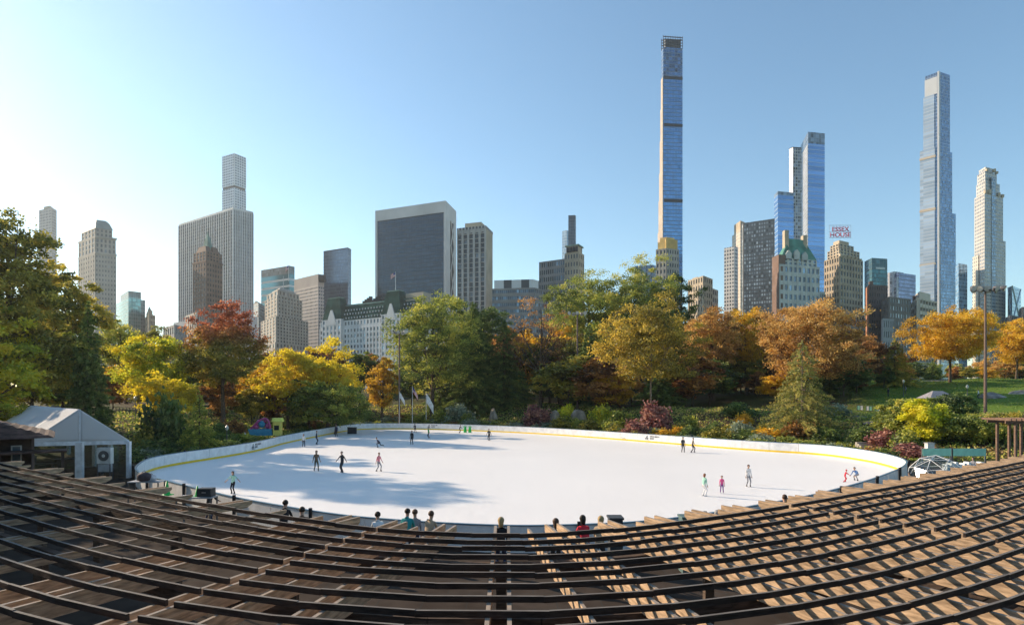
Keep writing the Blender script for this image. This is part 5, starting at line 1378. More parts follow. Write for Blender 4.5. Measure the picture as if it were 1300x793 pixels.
# brown shingled hut at the left edge
def hut():
    D = 36.0; cx, cy = wx(40, D), D
    T = thing('shingled_hut', 'dark timber hut with a brown shingled roof at the left edge, before the tent', 'hut', (cx, cy, 0), R(37))
    wd = plain('hut_timber', (.05, .035, .03), .8, noise=.2, bump=.3); zw = wz(557, D); L, Wd = -9.0, 5.0
    m = MB(); m.box(L, 0, 0, Wd, 0, zw); m.build('wall', wd, T)
    sh = plain('shingle', (.085, .05, .042), .9, noise=.3, scale=2.5, bump=.5); n = 10; zr = wz(530, D) + .2
    m = MB(); rr = random.Random(4)
    def ring(f):
        e = 1 - f; return [(L - 1.2, -1.2 * e + 2.3 * f), (1.1 * e - 3.2 * f, -1.2 * e + 2.3 * f), (1.1 * e - 3.2 * f, Wd + 1.2 * e - 2.3 * f), (L - 1.2, Wd + 1.2 * e - 2.3 * f)]
    for k in range(n):
        f0, f1 = k / n, (k + 1) / n; za_, zb_ = zw + .1 + (zr - zw - .1) * f0, zw + .1 + (zr - zw - .1) * f1
        m.prism(ring(f0), za_, zb_ + .03, 0, True, True, poly2=ring(f0 + (f1 - f0) * .7))
    m.build('roof', sh, T)
    for (xx, w) in ((-.7, .5), (-2.4, .9), (-4.4, .9)):
        m = MB(); m.box(xx - w / 2, xx + w / 2, -.05, .02, zw - 1.6, zw - .35); f = m.build('window_frame', plain('frame_pale', (.4, .4, .4), .5), T)
        m = MB(); m.box(xx - w / 2 + .07, xx + w / 2 - .07, -.07, -.04, zw - 1.53, zw - .42); m.build('pane', WGB, f)
    m = MB(); m.box(-1.6, 1.7, -1.7, -.01, zw - .75, zw - .65); m.build('canopy', sh, T)
    for sx in (-1.4, 1.5): m = MB(); m.box(sx - .08, sx + .08, -1.6, -1.45, 0, zw - .75); m.build('post', wd, T)
hut()

# geodesic clear dome, green wind screens, small pergola
def dome():
    D = 45.5; x = wx(1188, D); T = thing('clear_dome', 'transparent bubble dome with white ribs between the pergola and the rink corner', 'dome', (x, D, 0))
    bm = bmesh.new(); bmesh.ops.create_icosphere(bm, subdivisions=2, radius=1.9)
    bmesh.ops.bisect_plane(bm, geom=bm.verts[:] + bm.edges[:] + bm.faces[:], plane_co=(0, 0, -.1), plane_no=(0, 0, -1), clear_outer=True)
    bmesh.ops.translate(bm, verts=bm.verts, vec=(0, 0, .45)); edges = [(e.verts[0].co.copy(), e.verts[1].co.copy()) for e in bm.edges]
    me = bpy.data.meshes.new('skin'); bm.to_mesh(me); bm.free(); me.materials.append(MATS['clear_vinyl']); inst(me, 'skin', T)
    m = MB()
    for a, c in edges: m.tube([a, c], .022, 4, cap=False)
    m.build('rib_frame', plain('rib_white', (.75, .75, .75), .4), T)
    m = MB(); m.lathe([(1.9, .0), (1.95, .0), (1.95, .36), (1.88, .36)], (0, 0, 0), 24); m.build('base_ring', plain('rib_white', (.75, .75, .75)), T)
    m = MB(); m.lathe([(0, .5), (.5, .5), (.5, .55), (.06, .55), (.06, 0)], (0, .2, 0), 12); m.build('table', plain('table_white', (.6, .6, .6), .5), T)
dome()
grn = plain('screen_green', (.30, .62, .48), .6, noise=.05)
for (xa, xb, lab) in ((1171, 1208, 'left of two mint green wind screens behind the clear dome'), (1209.5, 1252, 'right of two mint green wind screens behind the clear dome')):
    D = 52; X0, X1 = wx(xa, D), wx(xb, D); zt = wz(569, D); zb_ = wz(578.5, D)
    T = thing('wind_screen', lab, 'screen', ((X0 + X1) / 2, D, 0), 0, 'green screens')
    w = (X1 - X0) / 2 - .03; m = MB(); m.box(-w, w, -.02, .02, zb_, zt); m.build('screen_panel', grn, T)
    for s in (-w, w): m = MB(); m.box(s - .05, s + .05, .03, .12, 0, zt + .05); m.build('post', LAMPM, T)
T = thing('folded_parasol', 'dark green folded covers with white chairs stacked in front, under the right wind screen', 'furniture stack', (wx(1222, 50), 50, 0))
m = MB()
for k in range(9): m.box(-1.5 + k * .36, -1.3 + k * .36, -.3, .3, .6, 1.15 + .1 * (k % 3))
m.build('chair_back', plain('chair_white', (.7, .7, .7), .5), T)
m = MB(); m.prism([(-1.6, -.4), (1.8, -.4), (1.6, .45), (-1.4, .45)], 0, .62); m.build('cover', plain('cover_green', (.02, .16, .11), .7), T)

def small_pergola():
    D = 58; T = thing('small_pergola', 'small brown timber pergola standing at the right edge beyond the evergreens', 'pergola', (wx(1292, D), D, 0))
    zt = wz(531, D); wd = wood('pergola_brown', (.17, .11, .08))
    for sx in (-.2, 1.0, 2.2):
        for sy in (0, 2.2): m = MB(); m.box(sx - .1, sx + .1, sy - .1, sy + .1, 0, zt - .5); m.build('post', wd, T)
    for sy in (0, 2.2): m = MB(); m.box(-1.2, 3.4, sy - .06, sy + .06, zt - .5, zt - .2); m.build('header_beam', wd, T)
    for k in range(10): x = -1.2 + k * .5; m = MB(); m.box(x - .05, x + .05, -.7, 2.9, zt - .198, zt); m.build('rafter', wd, T)
small_pergola()

# gazebo roof on the hill, fence, banner panels, lamp posts
x, y = wx(1190, 100), 100; z = gz(x, y); T = thing('gazebo', 'small grey hip-roofed gazebo showing above the evergreen clump', 'gazebo', (x, y, z))
zt = wz(496, 100) - z; m = MB(); m.prism([(-2.4, -1.8), (2.4, -1.8), (2.4, 1.8), (-2.4, 1.8)], zt - 1.2, zt, poly2=[(-.8, -.1), (.8, -.1), (.8, .1), (-.8, .1)], bottom=True); m.build('roof', plain('roof_grey', (.25, .24, .26), .7), T)
for sx in (-2.1, 2.1):
    for sy in (-1.5, 1.5): m = MB(); m.box(sx - .07, sx + .07, sy - .07, sy + .07, -.3, zt - 1.2); m.build('post', LAMPM, T)
# path railing with hung panels
def railing(px0, px1, D0, D1, label, col, hgt=1.15, panels=True):
    n = 12; P = [Vector((wx(px0 + (px1 - px0) * i / n, D0 + (D1 - D0) * i / n), D0 + (D1 - D0) * i / n)) for i in range(n + 1)]
    T = thing('path_railing', label, 'railing', (P[0].x, P[0].y, gz(P[0].x, P[0].y))); og = T.location[:]
    mt = plain('rail_iron', (.04, .04, .04), .6)
    for i, p in enumerate(P):
        z = gz(p.x, p.y); m = MB(); m.tube([(p.x, p.y, z - .2), (p.x, p.y, z + hgt)], .05, 5); m.build('post', mt, T, origin=og)
    for h in (.25, hgt):
        m = MB(); m.tube([(p.x, p.y, gz(p.x, p.y) + h) for p in P], .03, 4); m.build('rail', mt, T, origin=og)
    if panels:
        for i in range(n):
            a, c = P[i].lerp(P[i + 1], .1), P[i].lerp(P[i + 1], .9); z = gz(a.x, a.y)
            if i % 3 == 2: continue
            m = MB(); m.obox(a, c, .03, z + .35, z + hgt - .1); m.build('panel', plain('panel_pale' if i % 2 else 'panel_green', (.45, .46, .45) if i % 2 else (.15, .33, .25), .6), T, origin=og)
railing(1088, 1134, 104, 100, 'iron path railing hung with pale and green panels right of the orange oak', 0)
railing(-40, 70, 88, 84, 'dark iron path railing beyond the tent at the left edge', 0, 1.2, False)
railing(130, 182, 92, 96, 'dark path railing in the shade under the yellow-green tree', 0, 1.2, False)
def park_lamp(px, D, label, H=3.4):
    x = wx(px, D); z = gz(x, D); T = thing('park_lamp', label, 'lamp post', (x, D, z)); m = MB(); m.tube([(0, 0, -.2), (0, 0, H - .5)], [.07, .05], 6); m.build('pole', LAMPM, T)
    m = MB(); m.lathe([(.05, -.1), (.2, .1), (.22, .35), (.1, .5), (0, .62)], (0, 0, H - .5), 10); m.build('lantern', plain('lantern_pale', (.5, .5, .45), .4), T)
park_lamp(1147, 120, 'park lamp in the shade right of the olive tree on the lawn'); park_lamp(1228, 100, 'park lamp on the sunny lawn left of the tall floodlight pole'); park_lamp(288, 76, 'park lamp standing between the small conifer and the colourful ride', 2.9)
park_lamp(172, 90, 'park lamp behind the boulder bank, left of the rounded dark shrub', 3.2)
# white utility box on the bank
x, y = wx(1180, 62), 62.0; T = thing('utility_box', 'little white box by the mint green screens under the vivid yellow evergreen', 'box', (x, y, 0)); m = MB(); m.box(-.35, .35, -.25, .25, 0, 1.9); m.build('casing', plain('unit_white', (.62, .62, .6)), T); m = MB(); m.box(-.4, .4, -.3, .3, 1.903, 1.98); m.build('lid', plain('unit_grey', (.4, .41, .42)), T)
x, y = wx(1107, 72), 72.0; z = gz(x, y); T = thing('stone_steps', 'short pale stone steps on the bank by the far corner of the boards', 'steps', (x, y, z)); 
for k in range(4): m = MB(); m.box(-1.1, 1.1, k * .4, k * .4 + .42, -.3, .15 + k * .17); m.build('step', LIME, T)

# colourful ride on the left bank
def ride():
    D = 88; x = wx(338, D); z = max(gz(x, D), wz(552, D)); T = thing('inflatable_ride', 'blue, pink and yellow fairground stall on the bank behind the left boards', 'fairground stall', (x, D, z), R(8)); T.scale = (.85, .85, .85)
    bl = plain('ride_blue', (.05, .26, .42), .5, noise=.05); pk = plain('ride_pink', (.42, .08, .22), .5, noise=.05); yl = plain('ride_yellow', (.72, .62, .14), .5, noise=.05); pu = plain('ride_purple', (.22, .08, .35), .5); 
    m = MB(); m.prism([(-2.4, -1), (1.2, -1), (1.2, 1), (-2.4, 1)], 0, 1.1, poly2=[(-2.7, -1.1), (1.1, -1.1), (1.1, 1.1), (-2.7, 1.1)]); m.build('counter', bl, T)
    for k, (cx, cz, r, mt) in enumerate(((-1.6, 1.5, .55, pk), (-.6, 1.9, .65, bl), (.4, 1.6, .55, pk), (-1.1, 2.3, .4, pu), (0, 2.5, .4, pk))):
        m = MB(); m.lathe([(0, -r), (r * .7, -r * .7), (r, 0), (r * .7, r * .7), (0, r)], (cx, -.4, cz), 12); m.build('balloon', mt, T, smooth=True)
    m = MB(); m.tube([(-2.3 + 3.2 * math.sin(i / 10 * 1.57), -1, 1.1 + 1.8 * math.sin(i / 10 * 3.14)) for i in range(11)], .16, 8); m.build('arch', pk, T)
    m = MB(); m.box(1.3, 2.5, -.8, .8, 0, 2.3); m.build('booth', yl, T); m = MB(); m.prism([(1.1, -1), (2.8, -1), (2.8, 1), (1.1, 1)], 2.303, 2.95, poly2=[(1.2, -.9), (2.6, -.9), (2.6, .9), (1.2, .9)]); m.build('booth_roof', plain('booth_roof', (.70, .72, .16), .5), T)
    m = MB(); m.box(1.5, 2.3, -.83, -.79, .9, 1.7); m.build('booth_window', WG, T)
ride()

# cones and gear near the left end of the rink
def cone(px, ytop, D, h, label):
    x = wx(px, D); z0 = wz(ytop, D) - h; T = thing('green_cone', label, 'cone', (x, D, z0)); g = plain('cone_green', (.02, .45, .08), .45, noise=.04)
    m = MB(); m.lathe([(h * .27, .04), (h * .2, .1), (.03, h), (0, h)], (0, 0, 0), 14); m.build('body', g, T, smooth=True); m = MB(); m.box(-h * .32, h * .32, -h * .32, h * .32, 0, .04); m.build('base', g, T)
def cart(px, ytop, D, label, w=1.6, hz=.9, items=5, seed=0):
    x = wx(px, D); z0 = 0; top = wz(ytop, D); r = random.Random(seed); T = thing('gear_cart', label, 'cart', (x, D, 0))
    m = MB(); m.box(-w / 2, w / 2, -.4, .4, top - .12, top - .06); m.build('tray', plain('tray_grey', (.35, .36, .38), .5), T)
    for sx in (-w / 2 + .05, w / 2 - .05):
        for sy in (-.35, .35): m = MB(); m.box(sx - .03, sx + .03, sy - .03, sy + .03, 0, top - .12); m.build('leg', LAMPM, T)
    return T, top
def bag(x, D, z, s, col, label, seed):
    bm = bmesh.new(); bmesh.ops.create_icosphere(bm, subdivisions=2, radius=1); r = random.Random(seed)
    for v in bm.verts: v.co *= r.uniform(.88, 1.1); v.co.z = max(-.75, v.co.z)
    me = bpy.data.meshes.new('body'); bm.to_mesh(me); bm.free(); me.materials.append(plain('bag_%d' % seed, col, .8)); me.polygons.foreach_set('use_smooth', [True] * len(me.polygons))
    T = thing('duffel_bag', label, 'bag', (x, D, z)); o = inst(me, 'body', T, (0, 0, s * .5), 0, (s, s * .6, s * .66))
    m = MB(); m.tube([(-s * .5, 0, s * .9), (0, 0, s * 1.35), (s * .5, 0, s * .9)], .02, 5); m.build('handle', LAMPM, T)
tc, tp = cart(186, 609, 38.5, 'grey cart with heaped gear by the left end of the boards, right of the tent', 2.0)
bag(wx(183, 38.5), 38.5, tp - .06, .5, (.08, .06, .07), 'dark bag heaped on the cart nearer the tent', 1); bag(wx(191, 38.5), 38.6, tp - .06, .35, (.55, .55, .58), 'pale bag heaped on the cart nearer the tent', 2)
cone(212, 610, 33.5, .8, 'plain green cone standing nearer the tent'); tc, tp = cart(250, 628, 30.5, 'grey cart carrying the green cone beside a dark gear case', 1.8)
cone(250.5, 616.5, 30.5, .55, 'green cone standing on the cart beside the dark gear case')
T = thing('gear_case', 'dark gear case on the cart right of the green cone', 'case', (wx(262, 30.5), 30.5, tp - .06)); m = MB(); m.box(-.35, .35, -.25, .25, 0, .42); m.build('body', plain('case_dark', (.03, .035, .04), .5), T); m = MB(); m.box(-.1, .1, -.29, -.253, .2, .25); m.build('handle', STEEL, T)
# dark bins and lockers along the near rail
for (px, yt, D, w, lab, col) in ((781, 655, 23.6, .5, 'dark equipment box on the near side right of the red jacket', (.05, .06, .07)), (873, 654, 23.5, .55, 'grey-green cabinet against the near boards right of the centre', (.10, .16, .16)), (936, 645, 25.5, .7, 'black covered bin against the near boards', (.02, .02, .02)), (447, 542, 112, 1.5, 'dark gate box where the left boards meet the far boards', (.02, .025, .03))):
    x = wx(px, D); z = 0 if D < 60 else 0; h = wz(yt, D)
    if D > 60: p = gp(px, 550.5); x, D = p.x, p.y; h = wz(yt, D)
    T = thing('storage_bin', lab, 'bin', (x, D, 0)); mt = plain('bin_%d' % int(px), col, .6); m = MB(); m.box(-w / 2, w / 2, -.3, .3, .035, h - .08); m.build('body', mt, T); m = MB(); m.box(-w / 2 - .04, w / 2 + .04, -.34, .34, h - .077, h); m.build('lid', mt, T)

# ------------------------------------------------------------------ people
SKIN = plain('skin', (.48, .30, .22), .6, noise=.05)
def cloth(name, c): return plain('cloth_' + name, c, .85, noise=.12, scale=8)
CL = {k: cloth(k, c) for k, c in dict(black=(.015, .015, .018), dark=(.04, .042, .05), navy=(.02, .03, .07), brown=(.14, .09, .06), olive=(.10, .09, .06), green=(.02, .28, .08), mint=(.35, .62, .50), teal=(.03, .28, .28), pink=(.62, .22, .26), hot=(.75, .12, .30), red=(.60, .03, .05),
      white=(.70, .70, .70), grey=(.28, .28, .30), orange=(.75, .30, .03), blue=(.10, .20, .42), yellow=(.6, .42, .05), purple=(.2, .07, .28), tan=(.4, .3, .2)).items()}
HAIR = {k: plain('hair_' + k, c, .6, noise=.15) for k, c in dict(dark=(.02, .015, .012), brown=(.09, .05, .03), blond=(.38, .26, .12), grey=(.3, .3, .3), auburn=(.20, .08, .04)).items()}
POSES = {
 # name: (lean forward, arm L (out, fwd), arm R, leg L (out, fwd, knee), leg R)
 'stand': dict(lean=.03, aL=(.12, .05, .1), aR=(.12, .08, .1), lL=(.06, .02, 0), lR=(.06, -.02, 0)),
 'arms_out': dict(lean=.06, aL=(.85, .1, .1), aR=(.75, .05, .1), lL=(.08, .10, .05), lR=(.08, -.14, .05)),
 'glide': dict(lean=.14, aL=(.5, .2, .15), aR=(.45, -.2, .1), lL=(.08, .16, .12), lR=(.14, -.32, .12)),
 'walk': dict(lean=.08, aL=(.2, .25, .2), aR=(.2, -.22, .1), lL=(.06, .2, .1), lR=(.07, -.2, .1)),
 'lunge': dict(lean=.75, aL=(.8, .2, .1), aR=(.6, -.5, .1), lL=(.1, .35, .5), lR=(.25, -.85, .05)),
 'crouch': dict(lean=.9, aL=(.1, .6, .2), aR=(.1, .6, .2), lL=(.1, .3, .55), lR=(.12, .1, .45)),
 'rail': dict(lean=.32, aL=(.15, .45, .6), aR=(.15, .5, .6), lL=(.1, .0, .02), lR=(.1, -.1, .05)),
 'push': dict(lean=.3, aL=(.12, .8, .3), aR=(.12, .8, .3), lL=(.08, .12, .1), lR=(.1, -.3, .1)),
}
def person_mesh(key, pose, top, pants, boots, skin=SKIN, seed=0, sleeves=True):
    P = POSES[pose]; V = []; E = []; RR = []; TG = []
    def add(p, r): V.append(Vector(p)); RR.append(r); return len(V) - 1
    def link(a, b, tg): E.append((a, b)); TG.append((a, b, tg))
    ln = P['lean']; hip = Vector((0, 0, .93)); drop = max(P['lL'][2], P['lR'][2]) * .45; 
    if pose in ('crouch', 'lunge'): hip.z -= drop * 1.2
    elif pose in ('glide', 'push'): hip.z -= .05
    up = Vector((0, math.sin(ln), math.cos(ln)))
    pel = add(hip, .135); wst = add(hip + up * .17, .125); ch = add(hip + up * .38 + Vector((0, .01, 0)), .15); nb_ = add(hip + up * .52, .075); nk = add(hip + up * .58 + Vector((0, .01, 0)), .052)
    hb = V[nk] + Vector((0, .03, .06 + .02)); h1 = add(hb, .075); h2 = add(hb + Vector((0, .0, .09)), .098); h3 = add(hb + Vector((0, -.005, .17)), .07); nose = add(hb + Vector((0, .115, .055)), .018)
    link(pel, wst, 'top'); link(wst, ch, 'top'); link(ch, nb_, 'top'); link(nb_, nk, 'skin'); link(nk, h1, 'skin'); link(h1, h2, 'skin'); link(h2, h3, 'skin'); link(h2, nose, 'skin')
    for sx, (out, fwd, bend) in ((-1, P['aL']), (1, P['aR'])):
        s0 = V[ch] + up * .09 + Vector((sx * .17, 0, 0)); sh = add(s0, .062); link(ch, sh, 'top')
        d1 = Vector((sx * math.sin(out), math.sin(fwd), -math.cos(out) * math.cos(fwd))).normalized(); e = s0 + d1 * .29
        d2 = Vector((d1.x * .9, d1.y + bend * 1.0, d1.z + bend * .5)).normalized(); w = e + d2 * .25
        ei = add(e, .045); wi = add(w, .03); link(sh, ei, 'top'); link(ei, wi, 'top' if sleeves else 'skin')
        pm = add(w + d2 * .075, .034); link(wi, pm, 'skin')
        sd = d2.cross(Vector((0, 1, 0)));  sd = sd.normalized() if sd.length > .1 else Vector((1, 0, 0))
        for k, (u, L) in enumerate(((-.028, .06), (-.009, .075), (.010, .07), (.028, .055))):
            a = add(w + d2 * .10 + sd * u, .0095); b2 = add(w + d2 * (.10 + L * .55) + sd * u * 1.15, .009); c2 = add(w + d2 * (.10 + L) + sd * u * 1.15 + Vector((0, .012, -.006)), .008); link(pm, a, 'skin'); link(a, b2, 'skin'); link(b2, c2, 'skin')
        a = add(w + d2 * .04 + sd * .035 * sx + Vector((0, .02, 0)), .011); b2 = add(w + d2 * .075 + sd * .05 * sx + Vector((0, .035, 0)), .0095); link(wi, a, 'skin'); link(a, b2, 'skin')
    for sx, (out, fwd, knee) in ((-1, P['lL']), (1, P['lR'])):
        h0 = hip + Vector((sx * .085, 0, -.06)); hi = add(h0, .095); link(pel, hi, 'pants')
        foot = Vector((sx * (.09 + out * .9), fwd * .75, .085)); 
        if pose == 'lunge' and sx == 1: foot.z = .22
        d = foot - h0; L = d.length; full = .87
        mid = h0 + d * .5; bendv = math.sqrt(max(0, (full / 2) ** 2 - (L / 2) ** 2)) if L < full else 0
        if L > full: 
            foot = h0 + d.normalized() * full; mid = h0 + (foot - h0) * .5
        perp = Vector((0, 1, 0)) - d.normalized() * d.normalized().y; perp.normalize(); kn = mid + perp * (bendv + .015)
        ki = add(kn, .062); ai = add(foot, .046); toe = add(foot + Vector((0, .16, -.045)), .038); heel = add(foot + Vector((0, -.05, -.045)), .04)
        link(hi, ki, 'pants'); link(ki, ai, 'pants'); link(ai, toe, 'boot'); link(ai, heel, 'boot')
    me = bpy.data.meshes.new('person'); me.from_pydata([tuple(v) for v in V], E, []); me.update()
    o = bpy.data.objects.new('person', me); COL.objects.link(o)
    sk = o.modifiers.new('skin', 'SKIN'); 
    for i, sv in enumerate(me.skin_vertices[0].data): sv.radius = (RR[i], RR[i] * (.8 if i in (wst, pel) else (.74 if i == ch else 1))); sv.use_root = (i == pel)
    ss = o.modifiers.new('sub', 'SUBSURF'); ss.levels = 1; ss.render_levels = 1
    dg = bpy.context.evaluated_depsgraph_get(); dg.update(); out = bpy.data.meshes.new_from_object(o.evaluated_get(dg)); bpy.data.objects.remove(o)
    out.name = 'person'; out.materials.clear()
    for mm in (top, pants, skin, boots): out.materials.append(mm)
    idx = {'top': 0, 'pants': 1, 'skin': 2, 'boot': 3}; A = np.array([V[a] for a, b_, t in TG]); B2 = np.array([V[b_] for a, b_, t in TG]); rad = np.array([(RR[a] + RR[b_]) / 2 for a, b_, t in TG]); tg = [idx[t] for a, b_, t in TG]
    AB = B2 - A; L2 = (AB ** 2).sum(1); mi = []
    for p in out.polygons:
        c = np.array(p.center); t = np.clip(((c - A) * AB).sum(1) / L2, 0, 1); dd = np.linalg.norm(c - (A + AB * t[:, None]), axis=1) - rad * .6
        mi.append(tg[int(np.argmin(dd))])
    out.polygons.foreach_set('material_index', mi); out.polygons.foreach_set('use_smooth', [True] * len(mi)); zmin = min(v.co.z for v in out.vertices)
    return out, V[h2].copy(), zmin
def hair_mesh(mat, style):
    bm = bmesh.new(); bmesh.ops.create_icosphere(bm, subdivisions=3, radius=.105)
    for v in list(bm.verts):
        if v.co.y > .045 and v.co.z < .05: bm.verts.remove(v)
        elif v.co.z < -.07 and style == 'short': bm.verts.remove(v)
    for v in bm.verts:
        if style == 'long' and v.co.z < 0: v.co.z *= 2.6; v.co.y -= .02; v.co.x *= .9
        v.co.z *= 1.08 if v.co.z > 0 else 1
        v.co.y -= .012
    me = bpy.data.meshes.new('hair'); bm.to_mesh(me); bm.free(); me.materials.append(mat); me.polygons.foreach_set('use_smooth', [True] * len(me.polygons)); return me
HM = {}; blade = None
def eye_mesh():
    m = MB(); 
    for sx in (-.035, .035): m.lathe([(0, -.01), (.011, 0), (0, .01)], (sx, 0, 0), 6)
    o = m.build('eye', HAIR['dark']); me = o.data; bpy.data.objects.remove(o); return me
EYE = eye_mesh()
def skate_mesh():
    m = MB(); m.box(-.006, .006, -.14, .17, -.0, .03); m.box(-.012, .012, -.08, -.03, .03, .06); m.box(-.012, .012, .07, .12, .03, .06); o = m.build('skate_blade', plain('blade_steel', (.5, .5, .52), .3, .8)); me = o.data; bpy.data.objects.remove(o); return me
BLADE = skate_mesh(); PM = {}
def person(loc, h, face, pose, top, pants, label, hair=('dark', 'short'), boots='black', skate=True, group=None, hat=None, sleeves=True):
    key = (pose, top, pants, boots, sleeves)
    if key not in PM: PM[key] = person_mesh(str(key), pose, CL[top], CL[pants], CL[boots], sleeves=sleeves)
    me, head, zmin = PM[key]; s = h / 1.76
    T = thing('person', label, 'person', loc, face, group); lift = .03 if skate else 0
    body = inst(me, 'body', T, (0, 0, (lift - zmin) * s), 0, (s, s, s))
    hk = hair
    if hk not in HM: HM[hk] = hair_mesh(HAIR[hair[0]], hair[1])
    inst(HM[hk], 'hair', T, (head.x * s, head.y * s, (head.z + .02 + lift - zmin) * s), 0, (s, s, s))
    inst(EYE, 'eye', T, (head.x * s, (head.y + .088) * s, (head.z - .01 + lift - zmin) * s), 0, (s, s, s))
    if hat:
        m = MB(); m.lathe([(.118, .03), (.122, .07), (.09, .14), (0, .165)], (0, 0, 0), 12); o = m.build('hat', CL[hat], T, smooth=True); o.location = (head.x * s, head.y * s, (head.z + .0 + lift - zmin) * s); o.scale = (s, s, s)
    if skate:
        P = POSES[pose]
        for sx, l in ((-1, P['lL']), (1, P['lR'])):
            if pose in ('lunge',) and sx == 1: continue
            o = inst(BLADE, 'skate_blade', T, (sx * (.09 + l[0] * .9) * s, l[1] * .75 * s, 0), 0, (s, s, s))
    return T
ICE = .031
def sk(px, py, h, face, pose, top, pants, label, **k):
    p = gp(px, py, ICE); return person((p.x, p.y, ICE), h, R(face), pose, top, pants, label, **k)
# face: 0 = looking away from the camera, 180 = towards it, 90 = to the left, -90 = to the right
sk(296, 626.5, 1.55, 175, 'arms_out', 'mint', 'black', 'skater in a mint green top and black trousers near the left end, looking down', hair=('brown', 'long'), sleeves=False)
sk(385.4, 567, 1.66, -150, 'stand', 'white', 'black', 'skater in a white top with fair hair close to the left boards', hair=('auburn', 'long'))
sk(401.6, 563.7, 1.85, -80, 'stand', 'navy', 'dark', 'dark-clad skater upright beside the left boards, next to the white top', hair=('dark', 'short'))
sk(427, 553.8, 1.9, 180, 'stand', 'navy', 'black', 'skater in dark blue near the corner where left and far boards meet')
sk(401.5, 597.6, 1.82, -150, 'walk', 'brown', 'olive', 'long-haired skater in brown with a long shadow, leftmost of three in a row', hair=('brown', 'long'))
sk(434.5, 599.5, 1.84, 150, 'arms_out', 'dark', 'dark', 'skater in dark grey with both arms held out, middle of three in a row', hair=('dark', 'short'))
sk(480.5, 598, 1.66, -120, 'walk', 'pink', 'grey', 'skater in a pink top and grey leggings, right of three in a row', hair=('auburn', 'short'))
sk(482, 567.5, 1.7, 115, 'lunge', 'navy', 'black', 'skater bent low in a deep lunge at mid rink', hair=('dark', 'short'))
sk(523, 563.8, 1.88, 170, 'stand', 'black', 'black', 'stout skater all in black at mid rink, right of the lunging one', hair=('dark', 'short'))
sk(544.5, 556, 1.75, 120, 'glide', 'green', 'dark', 'skater in a green top gliding towards the far boards', hair=('dark', 'short'))
sk(583.5, 549.2, 1.45, -60, 'push', 'dark', 'black', 'dark skater bending over beside the green skating aids', hair=('dark', 'short'))
sk(621, 559, 1.8, 160, 'glide', 'dark', 'black', 'dark skater alone under the far boards, right of the green skating aids', hair=('brown', 'short'))
sk(867, 574, 1.8, 175, 'stand', 'dark', 'black', 'left skater of the pair by the yellow strip, all in dark grey')
sk(879.3, 574, 1.72, -120, 'walk', 'tan', 'dark', 'right skater of the pair by the yellow strip, in a tan top', hair=('brown', 'short'))
sk(894, 629.3, 1.5, -60, 'stand', 'mint', 'white', 'girl in pale mint with white leggings and dark hair', hair=('auburn', 'long'), boots='white')
sk(916.5, 626, 1.22, 160, 'stand', 'hot', 'purple', 'child in bright pink standing right of the mint girl', hair=('auburn', 'short'), boots='white')
sk(950, 617.5, 1.62, 180, 'stand', 'white', 'grey', 'skater in white and grey, right of the pink child', hair=('brown', 'short'))
sk(986, 572.6, 1.65, 40, 'push', 'black', 'dark', 'dark skater leaning on the far boards on the right', hair=('dark', 'short'))
sk(1072.5, 611.5, 1.0, -100, 'push', 'red', 'red', 'small child in a red suit and hat at the right end', hair=('dark', 'short'), hat='red')
sk(1088.5, 609.5, 1.5, 120, 'crouch', 'blue', 'grey', 'adult in a blue and white jacket bending beside the red child', hair=('dark', 'short'))
# green skating aids
for i, (px, py, lab) in enumerate(((590.5, 548.6, 'left of two green skating aids by the far boards'), (596.5, 548.8, 'right of two green skating aids by the far boards'))):
    p = gp(px, py, ICE); T = thing('skating_aid', lab, 'skating aid', (p.x, p.y, ICE), .4 * i, 'green skating aids'); g = plain('cone_green', (.02, .45, .08))
    m = MB(); m.lathe([(.28, .0), (.3, .3), (.22, .75), (.2, 1.0), (.06, 1.12), (0, 1.15)], (0, 0, 0), 12); m.build('body', g, T, smooth=True); m = MB(); m.tube([(-.35, -.1, .95), (-.1, .1, 1.25), (.1, .1, 1.25), (.35, -.1, .95)], .04, 6); m.build('handle', g, T)
    m = MB()
    for sx in (-.2, .2): m.box(sx - .03, sx + .03, -.45, .45, 0, .05)
    m.build('runner', g, T)
